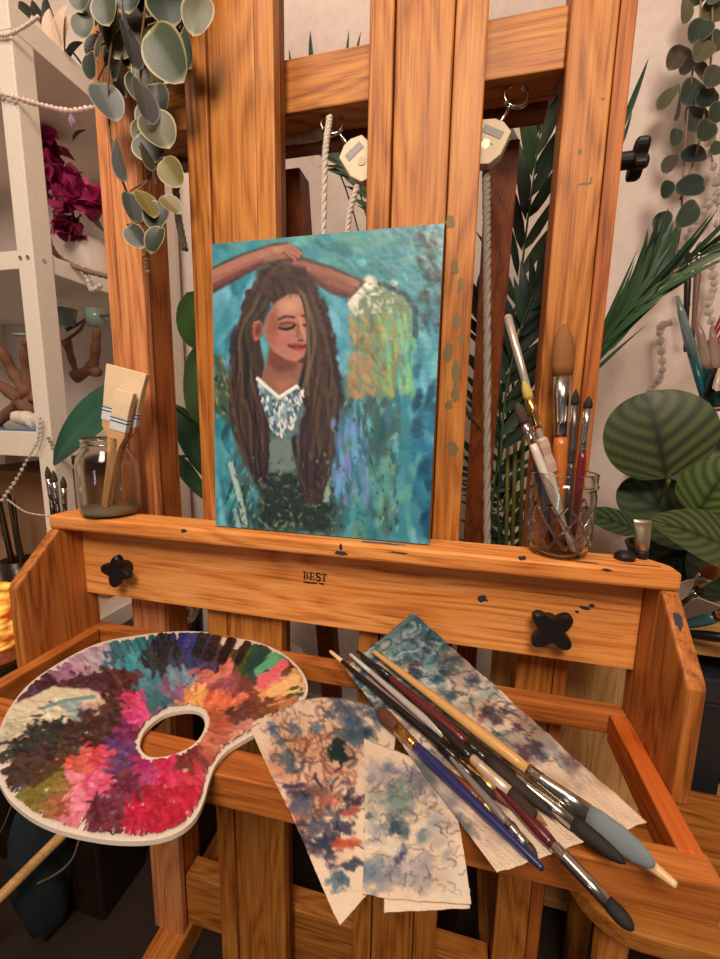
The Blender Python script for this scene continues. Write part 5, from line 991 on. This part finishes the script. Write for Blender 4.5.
for i, (x, w, h, c, lab) in enumerate(((.66, .09, .19, (32, 30, 32), 'black box on the middle shelf of the storage cart, leftmost'), (.765, .06, .16, (52, 46, 44), 'charcoal box on the middle shelf of the storage cart beside the black one'), (.84, .05, .20, (36, 40, 44), 'slate grey canister on the middle shelf of the storage cart'), (.91, .09, .17, (40, 34, 30), 'dark brown box at the right on the middle shelf of the storage cart'))):
    t = thing('storage_box', lab, 'box', (x+w/2, .36, -.452)); MB().box((x, .285, -.4515), (x+w, .42, -.452+h*.8)).build('box_body', mat('box_%d' % i, c, .5), t, .004); MB().box((x-.002, .283, -.4515+h*.8), (x+w+.002, .422, -.452+h)).build('lid', mat('box_lid_%d' % i, tuple(int(v*1.25) for v in c), .5), t, .003)
# tool jar
tj = Vector((.772, .300, -.1895)); tag(MB().lathe([(.0004, 0), (.034, 0), (.038, .085), (.035, .085), (.031, .005), (.0004, .005)], tj, 28).build('tool_jar', mat('black_glaze', (30, 28, 28), .3), None, 0, True), 'black jar of palette knives and brushes beside the right cheek', 'jar')
def tool(lab, tip, bot_dx, c, **k): return brush(lab, tj+Vector((bot_dx, k.pop('dy', 0), .008)), at(*tip, Y=k.pop('Y', .25)), k.pop('r', .006), c, None, k.pop('bris', (40, 34, 30)), **k)
tool('brush with orange-brown bristles standing in the black tool jar', (718, 566), .0, (36, 30, 30), r=.0075, bris=(170, 98, 48), lf=.16, lb=.16, flat=.6, shape='filbert', fat=1.3)
tool('teal handled brush with brass rings leaning right in the tool jar', (742, 610), .012, (66, 104, 116), dy=-.02, Y=.22, r=.009, lf=.2, lb=.1, fm_=BRASS)
tool('black handled brush leaning low over the rim of the tool jar', (745, 640), .004, (22, 20, 22), dy=-.026, Y=.22, r=.007, lf=.1, lb=.08)
tool('dark brush standing behind the orange-bristled one in the tool jar', (704, 590), -.012, (30, 28, 30), dy=.012, r=.006)
pk = thing('palette_knife', 'grey rubber-tipped palette knife standing in the tool jar next to the right cheek', 'palette knife', tj+Vector((-.02, 0, .006)))
b0 = tj+Vector((-.022, -.012, .006)); t0 = at(694, 579, Y=.22); D = t0-b0; s = D.cross(Vector((0, -1, 0))).normalized(); nn = D.cross(s).normalized()
MB().tube([b0, b0+D*.2, b0+D*.45], .0055, 10).build('handle', hm((60, 50, 46)), pk, 0, True)
MB().prism([b0+D*u+s*w-nn*.001 for u, w in ((.45, -.006), (.55, -.013), (.75, -.013), (.93, -.006), (1, 0), (.93, .006), (.75, .013), (.55, .013), (.45, .006))], nn*.002).build('blade', mat('grey_silicone', (206, 196, 184), .5), pk, .0005)
sc = thing('plastic_scraper', 'cloudy grey plastic scraper in the tool jar right of the palette knife', 'scraper', tj+Vector((.004, -.02, .006)))
b0 = tj+Vector((.0, -.02, .006)); t0 = at(710, 602, Y=.21); D = t0-b0; s = D.cross(Vector((0, -1, 0))).normalized(); nn = D.cross(s).normalized()
MB().prism([b0+D*u+s*w-nn*.001 for u, w in ((.0, -.007), (.6, -.009), (.92, -.016), (1, -.014), (1, .014), (.92, .016), (.6, .009), (.0, .007))], nn*.002).build('blade', mat('cloudy_plastic', (170, 164, 150), .35, trans=.2), sc, .0005)
# bench, bottom right
st = thing('low_bench', 'pale wooden bench with a rounded corner under the right end of the tray', 'bench', (.86, .15, FLZ)); ZS = -.42
rr = []
for cx_, cy_, q0 in ((.695, .108, 180), (1.085, .108, 270), (1.085, .195, 0), (.695, .195, 90)):
    for k in range(9): q = D_(q0+90*k/8); rr.append((cx_+.065*math.cos(q), cy_+.065*math.sin(q), ZS-.024))
MB().prism(rr, (0, 0, .024)).build('seat', OAK['x'], st, .003)
for x in (.69, 1.09):
    for y in (.10, .20): MB().tube([(x, y, ZS-.0235), (x, y, FLZ)], [.020, .015], 14).build('leg', OAK['z'], st, 0, True)
# floor level, bottom left
DA, DB = at(82, 815, Y=.06), at(0, 897, Y=-.02)
tag(MB().tube([DA, DA+(DB-DA)*((FLZ+.006-DA.z)/(DB.z-DA.z))], .0075, 12).build('wooden_dowel', PINE['x'], None, 0, True), 'plain wooden dowel slanting down under the palette at the lower left', 'stick')
tag(MB().tube(spline([at(80, 838, Y=.03), at(70, 862, Y=.03), at(45, 880, Y=.03), at(0, 897, Y=.04), at(-30, 915, Y=.04)], 10), .0016, 8).build('grey_cable', mat('grey_cable', (120, 108, 98), .5), None, 0, True), 'thin grey cable drooping under the palette at the lower left', 'cable')
tag(MB().tube(spline([at(-10, 850, Y=.06), at(4, 825, Y=.06), at(14, 800, Y=.06), at(26, 780, Y=.06)], 10), .0013, 8).build('grey_cable', mat('grey_cable', (120, 108, 98), .5), None, 0, True), 'thin grey cable rising at the left edge behind the palette', 'cable')
def lump(name, lab, cat, c, r, m, seed=1, sub=26):
    mb = MB(); mb.ball(c, r, None, sub, 16); c = Vector(c); V = []
    for p in mb.v:
        d = Vector(p)-c; u = math.atan2(d.y, d.x)*3+seed; f = 1+.12*math.sin(u*2+d.z*30)+.10*math.sin(u*1.3+d.z*55+seed); V.append(c+Vector((d.x*f, d.y*f, d.z)))
    mb.v = [(p.x, p.y, max(p.z, FLZ+.001)) for p in V]; return tag(mb.build(name, m, None, 0, True), lab, cat)
lump('cloth_bag', 'dark teal cloth bag slumped on the floor under the palette', 'bag', (-.165, .06, FLZ+.12), (.042, .04, .14), mat('teal_cloth', (22, 38, 42), .9, bump=.6, bscale=80), 2)
lump('plastic_bag', 'crumpled pale grey bag on the floor at the lower left edge', 'bag', (-.29, -.05, FLZ+.12), (.07, .06, .13), mat('grey_bag', (96, 86, 78), .6, bump=.8, bscale=60), 5)
